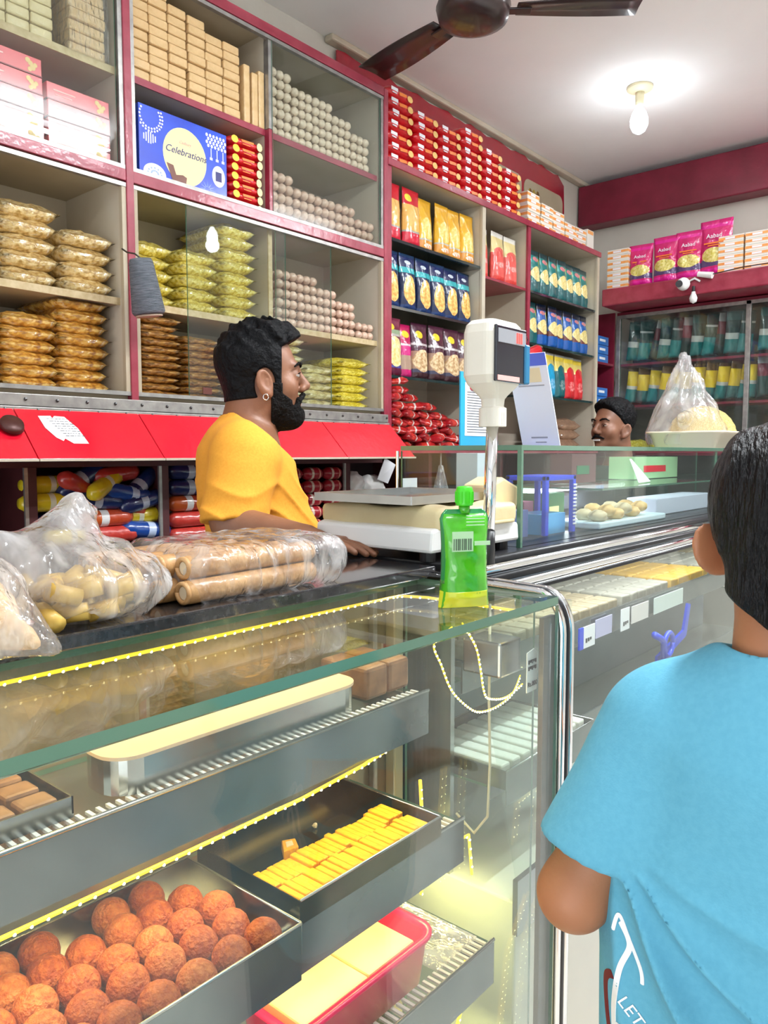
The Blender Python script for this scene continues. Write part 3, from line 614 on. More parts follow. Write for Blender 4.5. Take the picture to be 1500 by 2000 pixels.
# red biscuit packs: fat flow-wrapped packs with crimped ends
BREDM = pack_mat('red_foil', [(0,(.62,.006,.012)),(.9,(.70,.02,.02))], crinkle=.4); OPR = M('orange_print', (.85,.22,.03), .4); YPR = M('yellow_print', (.85,.62,.05), .4); BISC = M('biscuit_print', (.82,.52,.16), .5)
def biscuit_pack(w, h, dep, m, kind):
    t = thing('biscuit_pack','', 'biscuit pack'); n = 10; V = []; S = 12
    for i in range(n+1):
        u = -1+2*i/n; e = 1 if abs(u) < .86 else .25+.75*(1-(abs(u)-.86)/.14)
        for k in range(S):
            a = 2*PI*k/S; c, q = math.cos(a), math.sin(a); c = math.copysign(abs(c)**.6,c); q = math.copysign(abs(q)**.6,q)
            V.append((u*w/2, dep/2+c*dep/2*min(1,.8+.2*e), h/2+q*h/2*e))
    F = [(i*S+k,i*S+(k+1)%S,(i+1)*S+(k+1)%S,(i+1)*S+k) for i in range(n) for k in range(S)]+[tuple(range(S))[::-1],tuple(n*S+k for k in range(S))]
    MB().add(V,F).build('wrapper', m, t, smooth=True)
    y = -.0012
    if kind == 0:
        s = MB(); s.box(-w*.40,-w*.16,y,y+.002,h*.50,h*.80); s.box(-w*.36,-w*.2,y,y+.002,h*.30,h*.40); s.build('white_wordmark', WPR, t)
        s = MB(); s.add([(-w*.12,y,h*.60),(w*.16,y,h*.66),(w*.18,y,h*.40),(-w*.10,y,h*.30)],[(0,1,2,3)]); s.build('orange_wordmark', OPR, t)
        s = MB(); s.ball((w*.30,y,h*.42),h*.30,10,6,rs=(1.3,.1,1)); s.build('biscuit_picture', BISC, t)
    else:
        s = MB(); s.ball((-w*.34,y,h*.5),h*.40,12,6,rs=(1.2,.1,1)); s.build('yellow_badge', YPR, t)
        s = MB(); s.add([(-w*.16,y,h*.72),(w*.2,y,h*.78),(w*.2,y,h*.55),(-w*.14,y,h*.45)],[(0,1,2,3)]); s.box(-w*.12,w*.1,y,y+.001,h*.22,h*.32); s.build('orange_wordmark', OPR, t)
        s = MB(); s.ball((w*.36,y,h*.5),h*.42,7,5,rs=(1,.12,1.1)); s.build('flower_print', M('cream_flower',(.82,.75,.40),.5) if 'cream_flower' not in bpy.data.materials else bpy.data.materials['cream_flower'], t)
    return t
def place_packs(p, spots, cat, group):
    for i,(x,y,z,rz,lab) in enumerate(spots):
        if i == 0: o = p; o.location = (x,y,z)
        else: o = dup(p, (x,y,z))
        o.rotation_euler = (0,0,rz); tag(o, lab, cat, group)
ZT = 2.606
place_packs(biscuit_pack(.172,.046,.20,BREDM,0), piles([(2.585+.178*i, 2.112, ZT, [7,6,6,7,6,5][i], ['the first','the second','the third','the fourth','the fifth','the sixth'][i]) for i in range(6)], .0445, 'red biscuit pack','column, open shelving top', jit=.004, yj=.006), 'biscuit pack','red biscuit packs on the open shelving')
place_packs(biscuit_pack(.150,.031,.20,BREDM,1), piles([(1.757, 2.122, ZM, 8, 'the')], .030, 'red biscuit pack with yellow badge','stack beside blue box', jit=.002, yj=.004), 'biscuit pack','red packs beside the gift box')
# orange and white biscuit cartons
OW = M('orange_card', (.80,.28,.06), .5, col2=(.86,.42,.14), nscale=30); WC = M('white_card', (.78,.75,.68), .55)
oc = thing('biscuit_carton','', 'carton'); MB().box(-.065,.065,0,.18,0,.033).build('carton', WC, oc, bevel=.001)
s = MB(); s.box(-.0655,.0655,-.0008,.1805,.012,.026); s.build('orange_band', OW, oc); MB().box(-.03,.02,-.0014,0,.014,.024).build('pale_print', WPR, oc)
place_packs(oc, piles([(3.70+.137*i, 2.115, ZT, [5,4,4,3,3][i], ['first','second','third','fourth','fifth'][i]) for i in range(5)], .0338, 'orange banded white carton','column beyond red packs', jit=.003), 'carton','orange and white cartons')
o2 = dup(oc, (4.40,2.13,ZT), (0,0,0)); 
for c in list(o2.children): bpy.data.objects.remove(c)
MB().box(-.055,.03,0,.14,0,.125).build('carton', WC, o2, bevel=.002); MB().box(-.05,.02,-.001,0,.1,.12).build('orange_band', OW, o2); tag(o2,'tall white carton at the corner end of the open shelving top','carton')
def backstack(y0, n, nm, m=None):
    for k in range(n):
        o = dup(oc, (4.52, y0, 2.391+k*.0338), (0,0,-PI/2+random.uniform(-.02,.02))); tag(o, 'orange and white carton, %s up in the stack %s' % (nth(k), nm), 'carton', 'cartons on the back ledge')
backstack(2.015, 7, 'left of pink pouches'); backstack(1.365, 6, 'right of pink pouches'); backstack(1.225, 6, 'beside the dark green pouch')

# stand-up pouches
def pouch_bm(w, h, d, seed=0, n=12, m=14, squash=0):
    rnd = np.random.RandomState(seed); ph = rnd.rand(4)*6; V = []; F = []
    for s in (0,1):
        for j in range(m+1):
            t = j/m
            for i in range(n+1):
                u = 2*i/n-1; e = max(0,1-abs(u)**2.6)**.6; prof = (min(1,t*7+.55))*(1-max(0,(t-.45)/.47)**1.6 if t < .92 else 0)
                prof = max(prof,0); y = d/2*e*prof*(1+.10*math.sin(u*6+t*9+ph[0])+.06*math.sin(u*13-t*14+ph[1]))
                ww = w/2*(1-.05*math.sin(PI*min(1,t*1.1)))
                V.append((u*ww, -y-.0008 if s == 0 else y+.0008, t*h+(.004*(1-abs(u)**2) if j == 0 else 0)))
    o = (n+1)*(m+1); r = n+1
    for j in range(m):
        for i in range(n):
            a = j*r+i; F.append((a,a+1,a+r+1,a+r)); F.append((a+o,a+r+o,a+r+1+o,a+1+o))
    for j in range(m): a = j*r; F.append((a,a+r,a+r+o,a+o)); a += n; F.append((a,a+o,a+r+o,a+r))
    for i in range(n): F.append((i,i+o,i+1+o,i+1)); a = m*r+i; F.append((a,a+1,a+1+o,a+o))
    return MB().add(V,F)
NOODLE = ((.75,.52,.16),(.92,.74,.35)); YN = ((.80,.62,.12),(.92,.78,.32)); NUT = ((.55,.25,.08),(.85,.60,.32))
def P_(nm, bands, ovals, w, h, d, seed=1): return pouch_bm(w,h,d,seed).mesh(nm, pack_mat(nm+'_foil', bands, ovals), True)
navy = P_('navy_pouch', [(0,(.01,.04,.16)),(.10,(.008,.018,.075)),(.66,(.03,.42,.46)),(.76,(.01,.02,.10)),(.95,(.02,.05,.12))], [(.48,.36,.36,.26,(.70,.34,.06),(.95,.68,.22)),(.5,.86,.2,.035,(.6,.7,.8),(.8,.85,.9))], .106,.245,.055)
gold = P_('gold_pouch', [(0,(.72,.30,.03)),(.22,(.50,.5,.45)),(.25,(.85,.50,.03)),(.62,(.80,.42,.02))], [(.5,.46,.40,.20,(.82,.56,.10),(.90,.72,.25)),(.5,.12,.3,.05,(.9,.9,.8),(.8,.3,.1))], .102,.235,.055)
redgold = P_('red_gold_pouch', [(0,(.65,.01,.04)),(.24,(.4,.38,.35)),(.27,(.85,.48,.12)),(.72,(.62,.01,.03))], [(.3,.84,.2,.07,(.85,.7,.05),(.75,.75,.1))], .118,.25,.055)
brownp = P_('brown_pouch', [(0,(.05,.012,.018)),(.12,(.05,.05,.10)),(.18,(.40,.24,.16)),(.50,(.07,.015,.035)),(.60,(.55,.5,.5)),(.64,(.07,.015,.035))], [(.5,.33,.46,.20,(.50,.28,.12),(.85,.66,.40)),(.42,.80,.22,.07,(.85,.62,.03),(.9,.7,.05))], .112,.25,.055)
purple = P_('purple_pouch', [(0,(.12,.01,.04)),(.14,(.06,.06,.30)),(.18,(.16,.03,.07)),(.68,(.50,.45,.42)),(.72,(.30,.40,.25)),(.8,(.20,.03,.06))], [(.5,.42,.44,.26,(.80,.62,.20),(.92,.80,.45)),(.4,.85,.2,.06,(.85,.6,.03),(.9,.7,.05))], .118,.25,.055)
pinkt = P_('magenta_pouch', [(0,(.55,.01,.15)),(.16,(.45,.30,.22)),(.42,(.60,.01,.20)),(.6,(.75,.6,.65)),(.64,(.5,.01,.1))], [(.5,.82,.3,.07,(.85,.6,.03),(.9,.7,.05))], .085,.235,.05)
salm = P_('coral_pouch', [(0,(.72,.06,.05)),(.12,(.82,.12,.10)),(.58,(.80,.66,.30)),(.90,(.85,.82,.75))], [(.5,.60,.40,.10,(.72,.08,.07),(.80,.15,.12)),(.5,.35,.34,.05,(.88,.5,.45),(.8,.2,.18))], .118,.25,.055)
green = P_('green_pouch_b', [(0,(.01,.12,.13)),(.30,(.015,.20,.19)),(.72,(.02,.26,.24)),(.88,(.01,.05,.06))], [(.5,.46,.46,.17,(.78,.62,.20),(.88,.76,.38)),(.5,.80,.28,.06,(.75,.15,.2),(.7,.3,.3)),(.9,.72,.14,.13,(.75,.8,.1),(.8,.85,.2))], .096,.235,.05)
blueb = P_('blue_pouch_b', [(0,(.01,.10,.40)),(.28,(.16,.04,.03)),(.40,(.02,.12,.42)),(.86,(.005,.01,.03))], [(.5,.47,.46,.17,(.78,.62,.20),(.88,.76,.38)),(.5,.80,.28,.05,(.75,.15,.2),(.7,.3,.3)),(.9,.72,.14,.13,(.75,.8,.1),(.8,.85,.2))], .096,.235,.05)
def wy(nm, c): return P_(nm, [(0,c),(.62,(.76,.60,.16)),(.85,(.82,.60,.05)),(.95,(.85,.85,.82))], [(.5,.62,.34,.14,c,c),(.5,.30,.30,.12,tuple(min(1,q+.3) for q in c),c)], .118,.25,.055)
wred, wteal, wdark = wy('white_top_red_pouch',(.68,.02,.03)), wy('white_top_blue_pouch',(.02,.35,.62)), wy('white_top_teal_pouch',(.01,.13,.15))
def prow(me, xs, z, labs, group, y=2.165, name='snack_pouch', rz=.05):
    for x, l, m in zip(xs, labs, me if isinstance(me, list) else [me]*len(xs)):
        o = place(m, name, None, (x, y+random.uniform(-.01,.01), z), rotz=random.uniform(-rz,rz)); tag(o, l, 'snack pouch', group)
sh = lambda s, n, w: ['%s, %s from the left %s' % (s, nth(i), w) for i in range(n)]
prow(redgold, [2.57,2.70], 2.298, ['red and gold snack pouch at the left end, top glass shelf','red and gold snack pouch beside the yellow ones, top glass shelf'],'pouches on the first glass shelf')
prow(gold, [2.81,2.92,3.02,3.12], 2.298, sh('yellow gold snack pouch',4,'on top glass shelf'),'pouches on the first glass shelf')
prow(navy, [2.56,2.67,2.79,2.90,3.01,3.12], 2.02, sh('navy pouch with golden oval picture',6,'on middle glass shelf'),'navy pouches on the middle glass shelf')
prow([purple,pinkt,brownp,brownp,brownp,brownp], [2.565,2.67,2.765,2.88,3.0,3.12], 1.73, ['purple snack pouch with yellow picture, left end of lower glass shelf','narrow magenta pouch on the lower glass shelf']+sh('dark brown peanut pouch',4,'on lower glass shelf'),'pouches on the lower glass shelf')
prow(salm, [3.265,3.40,3.53], 2.262, sh('coral red pouch with clear top',3,'in the narrow bay'),'coral pouches in the narrow bay')
prow([blueb]+[green]*7, [3.675+.1*i for i in range(8)], 2.262, ['blue noodle pouch at the left end of the upper right shelf']+sh('dark green noodle pouch',7,'on upper right shelf'),'noodle pouches on the upper right shelf')
prow([green,green]+[blueb]*6, [3.675+.1*i for i in range(8)], 1.99, sh('green noodle pouch',2,'on middle right shelf')+sh('navy blue noodle pouch',6,'on middle right shelf'),'noodle pouches on the middle right shelf')
prow([wred,wred,wteal,wdark,wred,wred], [3.70+.125*i for i in range(6)], 1.715, ['red white-topped pouch at the left end of lower right shelf','second red white-topped pouch, left of the blue one','sky blue white-topped pouch on the lower right shelf','dark teal white-topped pouch on the lower right shelf','red white-topped pouch right of the dark teal one','last red white-topped pouch before the corner'],'white topped pouches')
prow([wdark,wdark], [3.74,3.86], 1.42, ['dark teal snack pouch behind the payment board','dark teal snack pouch beside the brown sacks'],'pouches on the bottom board', y=2.14)
SACK = M('brown_sack', (.22,.12,.07), .8, col2=(.34,.20,.12), nscale=30, coat=.3)
for k in range(3): tag(place(pillow(.26,.24,.075,40+k).mesh('lentil_bag', SACK, True),'lentil_bag',None,(4.16+.01*k,2.12,1.42+k*.055)), 'brown lentil bag, %s up in the pile at the corner' % nth(k), 'bag', 'brown lentil bags')
# two red chip tubes lying on the middle board of the narrow bay
TUBR = M('red_tube_print', (.62,.01,.02), .3, coat=.6); 
for k, (x,z,a) in enumerate(((3.36,1.935,.25),(3.52,1.90,.25))):
    t = thing('snack_roll', ['red snack roll pack with silver end, behind the scale head','red snack roll pack nearer the noodle pouches'][k], 'snack roll', (x,2.06,z), group='red snack rolls'); t.rotation_euler = (0,-.35,-.2)
    MB().tube([(-.12,0,0),(-.1,0,0),(.10,0,0),(.105,0,0)], [.012,.032,.032,.03], 16).build('wrapper', TUBR, t, smooth=True); MB().tube([(.105,0,0),(.125,0,0)], [.03,.022], 16).build('silver_end', STEEL, t); MB().box(-.09,.04,-.034,-.031,-.018,-.006).build('dark_print', BLACK, t)
MB_ = MB().box(.734,1.136,.01,.335,1.85,1.865).build('shelf', CREAM, op)

# pink pouches on the back ledge
PKM = pack_mat('magenta_foil', [(0,(.72,.01,.30)),(.13,(.62,.01,.16)),(.17,(.09,.05,.16)),(.30,(.60,.01,.14)),(.86,(.72,.01,.28)),(.93,(.60,.01,.16))], [(.5,.37,.40,.13,(.62,.52,.08),(.84,.74,.30))], crinkle=.5)
for k, (y, z, s_, a) in enumerate(((1.885,2.391,.92,.05),(1.735,2.391,1.0,-.04),(1.60,2.391,1.02,.03),(1.455,2.391,1.15,-.05))):
    t = thing('snack_pouch', ['smallest bright pink snack pouch on the back ledge, at left','second bright pink snack pouch from left on the back ledge','third bright pink snack pouch from left on the back ledge','tallest bright pink snack pouch on the ledge above the camera'][k], 'snack pouch', (4.56,y,z), -PI/2+a, 'pink pouches on the back ledge')
    wv = .155*s_; hv = .27*s_
    pouch_bm(wv,hv,.07,k+3).build('pouch', PKM, t, smooth=True)
    put_text('Aabad', .030*s_, WPR, t, (0,-.030*s_,hv*.70), rot=(PI/2-.12,0,0), name='brand_lettering'); MB().box(-wv*.3,wv*.3,-.036*s_,-.034*s_,hv*.56,hv*.585).build('orange_print', OPR, t); MB().box(-wv*.18,wv*.2,-.036*s_,-.034*s_,hv*.52,hv*.54).build('orange_print', OPR, t)
DG = pouch_bm(.16,.27,.06,9).mesh('dark_green_pouch', pack_mat('dark_green_foil', [(0,(.01,.05,.05)),(.3,(.02,.08,.07))], [(.5,.35,.4,.14,(.8,.5,.05),(.9,.7,.2))]), True)
tag(place(DG,'snack_pouch',None,(4.56,1.10,2.391),rotz=-PI/2), 'dark green snack pouch at the right edge of the back ledge', 'snack pouch')
# blue cartons in the corner shelves
BC = M('blue_card', (.02,.16,.55), .4, coat=.3)
for k,(z,n,rz) in enumerate(((1.96,3,0),(1.70,2,0),(1.42,4,0))):
    for i in range(n):
        o = thing('blue_carton', 'blue carton %s in the %s corner shelf' % (['standing at left','in the middle','at right','at the far right'][i] if k == 2 else ['at the bottom','second up','third up'][i], ['top','middle','lowest'][k]), 'carton', (4.50+.045*i, 2.11, z) if k == 2 else (4.56,2.115,z+i*.055), group='blue cartons in the corner')
        if k == 2: MB().box(-.02,.02,0,.12,0,.2).build('carton', BC, o, bevel=.001); MB().box(-.012,.012,-.001,0,.05,.16).build('white_print', WPR, o)
        else: MB().box(-.075,.075,0,.2,0,.052).build('carton', BC, o, bevel=.001); MB().box(-.05,.03,-.001,0,.02,.035).build('white_print', WPR, o)
# pouches hanging and standing in the back cabinet
TEALM = [pouch_bm(.10,.24,.05,s).mesh('teal_pouch', pack_mat('teal_foil%d' % s, b), True) for s, b in ((1,[(0,(.01,.22,.22)),(.35,(.6,.65,.62)),(.5,(.008,.05,.05)),(.8,(.02,.10,.10))]),(2,[(0,(.02,.30,.30)),(.45,(.01,.07,.07)),(.7,(.5,.55,.55)),(.75,(.01,.06,.06))]),(3,[(0,(.01,.05,.05)),(.5,(.15,.02,.04)),(.8,(.3,.3,.3))]))]
YT = [pouch_bm(.11,.22,.05,s).mesh('yellow_teal_pouch', pack_mat('yt_foil%d' % s, b), True) for s, b in ((5,[(0,(.02,.25,.25)),(.4,(.6,.6,.55)),(.5,(.82,.58,.03)),(.9,(.1,.05,.02))]),(6,[(0,(.02,.15,.15)),(.35,(.80,.55,.02)),(.8,(.12,.06,.02))]))]
def hang(ms, n, y0, dy, z, desc, where, grp, tl):
    for i in range(n):
        o = place(ms[i % len(ms)], 'snack_pouch', None, (4.80+.01*(i%3), y0-dy*i, z)); o.rotation_euler = (tl+random.uniform(-.08,.08), random.uniform(-.05,.05), -PI/2+.9+random.uniform(-.15,.15))
        tag(o, '%s, %s from the left %s' % (desc, nth(i), where), 'snack pouch', grp)
hang(TEALM, 11, 2.02, .066, 1.985, 'teal foil pouch', 'in the back cabinet top row','teal pouches in the back cabinet', .22)
hang(YT, 11, 2.02, .068, 1.72, 'yellow and teal foil pouch', 'in the back cabinet lower row','yellow pouches in the back cabinet', .25)
hang(TEALM[2:]+YT[:1], 5, 1.24, .12, 1.72, 'small dark foil pouch', 'behind the second back pane','dark pouches behind the second pane', .1)
hang(TEALM, 4, 1.24, .12, 1.985, 'grey foil pouch', 'on top shelf of second pane','grey pouches behind the second pane', .1)
YP = pk('yellow_bag', LIME, .16,.2,.07,2)
for i in range(6): tag(place(YP[i%2],'snack_packet',None,(4.72,2.0-.2*i,1.415),rotz=-PI/2), 'bright yellow snack bag, %s from left in the cabinet bottom' % nth(i), 'packet', 'yellow bags in the back cabinet')
# camera and small holder on the ledge
tc_ = thing('security_camera', 'white round security camera on the front of the maroon ledge', 'camera', (4.46,1.584,2.345))
MB().ball((-.035,0,0),.036,20,14).build('shell', WHITE, tc_, smooth=True); MB().lathe([(.001,0),(.019,0),(.019,.008),(.001,.008)], n=20).build('lens', BLACK, tc_, loc=(-.072,.010,-.004)).rotation_euler = (0,-PI/2,0.25)
MB().tube([(0,0,.01),(0,-.05,.03),(0,-.08,.01)], .006, 8).build('bracket', WHITE, tc_, smooth=True); MB().tube([(-.005,-.07,.05),(-.012,-.15,.03)], [.014,.018], 12).build('adapter', WHITE, tc_); MB().tube([(-.01,-.13,.035),(-.012,-.30,.05),(0,-.5,.055),(0,-.9,.07)], .003, 6).build('cable', BLACK, tc_, smooth=True)
tb = thing('ledge_bulb', 'small unlit white bulb hanging below the ledge camera', 'light bulb', (4.45,1.535,2.30)); MB().lathe([(.001,-.065),(.018,-.055),(.022,-.035),(.012,-.01),(.010,.0),(.001,.0)], n=18).build('bulb', WHITE, tb, smooth=True); MB().tube([(0,0,0),(0,.0,.03)], .009, 10).build('holder', BLACK, tb)

# heap of small red sweet packs in the open shelving
HEAPM = pack_mat('dark_red_foil', [(0,(.35,.01,.015)),(.3,(.5,.03,.02)),(.55,(.65,.6,.55)),(.62,(.42,.015,.015))], crinkle=.5, axis='X')
hp = [pillow(.12,.075,.034,60+i).mesh('toffee_pack', HEAPM, True) for i in range(3)]; k = 0
for lay in range(9):
    n = [6,6,5,5,4,3,2,1,1][lay]
    for i in range(n):
        x = 2.555+i*.105+random.uniform(-.01,.01)+.01*(lay%2)
        o = place(hp[k%3],'toffee_pack',None,(x,2.10+random.uniform(0,.03),1.42+lay*.034)); o.rotation_euler = (random.uniform(-.15,.15),random.uniform(-.25,.25),random.uniform(-.5,.5))
        tag(o,'small dark red toffee pack, %s along in %s layer of the heap' % (nth(i), nth(lay)),'toffee pack','heap of red toffee packs'); k += 1
# packs in the pigeonholes under the flaps
FB = {'navy':pack_mat('navy_wrap',[(0,(.01,.02,.10)),(.4,(.45,.5,.6)),(.55,(.01,.03,.14))],axis='X'),'yellow':pack_mat('yellow_wrap',[(0,(.75,.58,.02)),(.45,(.8,.8,.6)),(.55,(.78,.6,.02))],axis='X'),'red':pack_mat('red_wrap',[(0,(.5,.04,.03)),(.8,(.55,.05,.04))],axis='X'),'orange':pack_mat('orange_wrap',[(0,(.55,.10,.02)),(.35,(.8,.8,.8)),(.5,(.50,.06,.02))],axis='X'),'blue':pack_mat('blue_wrap',[(0,(.01,.06,.30)),(.5,(.5,.6,.8)),(.65,(.01,.05,.25))],axis='X')}
def roll(m, L=.17, r=.026, seed=0):
    b = MB(); P = [(-L/2,0,r),(-L/2+.02,0,r),(-L/4,0,r),(L/4,0,r),(L/2-.02,0,r),(L/2,0,r)]; return b.tube(P,[r*.55,r,r*1.02,r,r,r*.55],12).mesh('cookie_roll',m,True)
rolls = {k: roll(v) for k, v in FB.items()}
bin_ = [('yellow',1.03,1.235,0,0,.0),('yellow',1.04,1.285,0,0,.1),('red',1.11,1.28,.35,.1,.5),('navy',1.14,1.30,-.5,.3,.2),('yellow',1.21,1.285,-.4,0,.5),('red',1.25,1.31,-.1,0,.2),('blue',1.27,1.25,.2,.05,.1),('navy',1.34,1.275,-.6,0,.3),('navy',1.17,1.235,.1,0,0),('orange',1.26,1.205,.2,0,0),('navy',1.33,1.225,-.2,0,.1),('yellow',1.32,1.18,0,0,0),('orange',1.20,1.18,0,0,0),('navy',1.08,1.18,0,0,0),('blue',1.33,1.135,.1,0,0),('yellow',1.10,1.13,0,0,0),('red',1.22,1.13,0,0,0)]
for k,(c,x,z,a,b,g) in enumerate(bin_):
    o = place(rolls[c],'cookie_roll',None,(x,2.13+.02*(k%2),z-.16*0)); o.rotation_euler = (b,a,g); tag(o, '%s cookie roll pack in the jumbled bin, %s counting down from its top left' % (c, nth(k) if k < 12 else ['thirteenth','fourteenth','fifteenth','sixteenth','seventeenth'][k-12]), 'cookie roll', 'jumbled cookie rolls in the bin')
for k in range(8): tag(place(rolls[['orange','orange','orange','red','red','orange','navy','navy'][k]],'cookie_roll',None,(1.50,2.13,.95+.052*k)), '%s cookie roll, %s up in the neat stack left of the man' % (['orange','orange','orange','red','red','orange','navy','navy'][k], nth(k)), 'cookie roll','neat stack of cookie rolls')
rr = roll(pack_mat('maroon_wrap',[(0,(.30,.01,.02)),(.3,(.6,.5,.4)),(.42,(.32,.01,.02)),(.7,(.6,.3,.2)),(.76,(.3,.01,.02))],axis='X'), .10, .0245)
for c in range(3):
    for k in range(8): tag(place(rr,'cookie_roll',None,(1.95+.108*c,2.13,.95+.0495*k)), 'maroon cookie roll, %s up in %s column right of the man' % (nth(k), nth(c)), 'cookie roll','maroon cookie rolls')
# clutter right of the maroon rolls
cb = thing('clutter_bundle','bundle of white plastic bags and green scraps in dark pigeonhole','plastic bags',(2.31,2.13,1.20))
sdf_obj('white_bundle', lambda P: smin(sph(P,(0,.03,.07),.055), ell(P,(.13,.04,.06),(.08,.04,.05)),.03)+.006*wob(P,70), (-.1,-.05,-.02),(.25,.12,.16), .006, WHITE, cb)
MB().add([(.12,-.01,.09),(.2,.0,.07),(.24,-.01,.15),(.17,-.01,.18)],[(0,1,2,3)]).build('white_card', PAPER, cb).modifiers.new('s','SOLIDIFY').thickness=.002
tag(MB().box(2.60,2.70,2.12,2.125,1.24,1.29).build('price_card', PAPER),'small white card leaning in the dark lower shelving','card')
for k,(x,h_) in enumerate(((2.85,.17),(3.08,.20),(3.24,.18))):
    t = MB().lathe([(.003,.228),(.004,h_+.004),(.012,h_),(.018,h_*.8),(.035,h_*.4),(.055,.0),(.05,-.01)], n=14).build('hanging_bag', film_mat('hang_film%d' % k, milk=.25, streak=.5), loc=(x,2.10,1.172), smooth=True); tag(t,'clear plastic bag hanging in a cone, %s from the left behind the scale' % nth(k),'plastic bag','hanging plastic bags')
# ------------------------------------------------------------------ the front display counter
def frost(name, col): return M(name, col, .35)
cx0 = -.75
dc = thing('display_counter', 'glass fronted sweet display counter with steel shelves and chrome corner frame', 'display counter', (0,0,0))
MB().pane(cx0,1.062,.557,.832,1.168,1.180).build('top_glass', [GLASS,GLASSE], dc)
MB().pane(cx0,1.062,.556,.562,.12,1.167).build('front_glass', [GLASSH,GLASSE], dc)
MB().pane(1.062,1.068,.60,.86,.12,1.167).build('end_glass', [GLASSH,GLASSE], dc)
FASC = M('smudged_fascia', (.15,.17,.175), .2, .7, col2=(.26,.28,.28), nscale=5, bump=.08, bscale=5)
BACKP = M('cloudy_back_panel', (.22,.19,.14), .22, .5, col2=(.40,.36,.25), nscale=4, bump=.1, bscale=4)
MB().box(cx0,1.06,.885,.90,.12,1.165).build('back_panel', BACKP, dc)
MB().box(cx0,1.06,.560,.885,.08,.12).build('floor_panel', STEELD, dc)
MB().box(cx0,1.07,.556,1.18,0,.08).build('plinth', BLACK, dc)
MB().box(cx0,1.07,.90,1.16,.08,1.168).build('carcass', M('grey_carcass',(.20,.19,.18),.5), dc)
CORN = M('cream_post', (.50,.44,.30), .3, .4)
MB().box(1.035,1.06,.862,.885,.12,1.165).build('corner_post', CORN, dc, bevel=.003); MB().box(.99,1.0,.872,.885,.12,1.165).build('corner_post', ALU, dc, bevel=.002)
MB().box(1.03,1.066,.563,.572,.12,1.150).build('front_post', M('grey_post',(.16,.155,.15),.35,.4), dc, bevel=.001)
def cframe(dx, r, off, m):
    P = [(1.07+dx,.553-off,.0),(1.07+dx,.553-off,1.12)]
    for k in range(1,9): a = PI/2*k/8; P.append((1.07+dx, .553-off+.045*(1-math.cos(a)), 1.12+(.062+off)*math.sin(a)))
    P += [(1.07+dx,.70,1.184+off),(1.07+dx,.835,1.184+off)]
    return MB().tube(P, r, 12).build('corner_frame', m, dc, smooth=True)
cframe(.0,.0065,.0,CHROME); cframe(.013,.006,.0,BLACK); cframe(.026,.0065,.0,CHROME)
MB().box(1.092,1.10,.553,1.16,.0,1.17).build('outer_end_panel', GLASSH, dc)
# shelves, each with glass plate, ribbed edge and glossy steel fascia
for (y, z, xe) in ((.715,1.025,.935),(.650,.838,.94),(.600,.66,.95),(.580,.45,.95)):
    s = MB().pane(cx0,xe,y,.884,z-.006,z).build('shelf', [GLASSH,GLASSE], dc)
    MB().box(cx0,xe,y-.005,y-.001,z-.062,z+.006).build('fascia', FASC, s)
    MB().tube([(cx0,y-.004,z+.007),(xe,y-.004,z+.007)], .003, 8).build('rounded_lip', STEEL, s, smooth=True)
    MB().box(xe-.003,xe,y,.884,z-.040,z-.007).build('end_bracket', FASC, s)
    b = MB(); x = .2
    while x < xe-.01: b.box(x,x+.0045,y+.001,y+.024,z,z+.0035); x += .0115
    b.build('ribbed_edge', frost('rib_white',(.75,.72,.62)), s)['kind'] = 'stuff'
# granite counter slab
gr = tag(MB().box(cx0,1.087,.810,1.205,1.181,1.200).build('granite_slab', GRANITE, bevel=.003), 'polished black granite slab on top of the display counter', 'counter top')

# LED strips
LEDY = M('glowing_yellow_strip', (.9,.6,.03), .4, emit=(1,.58,.02), estr=1.5); LEDP = M('led_points', (1,1,.8), .4, emit=(1,.86,.45), estr=26)
def led(name, path, label, r=.0024, step=.016, pr=.0018, group='led strips'):
    t = thing('led_strip', label, 'LED strip', path[0], group=group); p0 = Vector(path[0]); P = [Vector(p)-p0 for p in path]
    MB().tube(P, r, 8).build('strip', LEDY, t, smooth=True); b = MB(); acc = 0
    for a, c in zip(P[:-1], P[1:]):
        L = (c-a).length; d = step-acc
        while d < L: q = a+(c-a)*(d/L); b.ball((q.x,q.y-r*.6,q.z-r*.5), pr, 6, 4); d += step
        acc = (acc+L) % step
    b.build('led_points', LEDP, t)['kind'] = 'stuff'
def lamp(loc, sx, sy, power, rot=(0,0,0)):
    area('led_glow', loc, rot, sx, sy, power, (1,.78,.30))
led('s', [(x,.822,1.158) for x in (cx0+.02,0,.5,.98)]+[(1.01,.83,1.155),(1.05,.80,1.15),(1.052,.62,1.15)], 'yellow led strip under the granite edge')
lamp((.45,.80,1.150), 1.1, .01, .9)
led('s', [(cx0+.02,.706,.955),(.2,.706,.955),(.66,.706,.955),(.78,.706,.962),(.86,.72,.962),(.92,.73,.985),(.95,.74,1.0)], 'yellow led strip along the upper shelf fascia')
lamp((.42,.702,.948), 1.1, .01, .7)
led('s', [(cx0+.02,.665,.80),(.2,.665,.80),(.92,.665,.80),(.99,.67,.79),(1.0,.67,.72)], 'led strip behind the middle fascia, showing at its right end'); lamp((.5,.67,.794), .8, .01, .9)
led('s', [(1.03,.80,.83),(1.038,.80,.74),(1.035,.80,.62)], 'short led strip hanging at the rear corner post', r=.003); lamp((1.02,.79,.70), .02, .2, 1.3)
led('s', [(.97,.66,.62),(1.0,.68,.52),(.985,.70,.40),(1.0,.70,.30)], 'led strip dangling at the lower right of the case', r=.003); lamp((.98,.66,.40), .02, .2, 1.5)
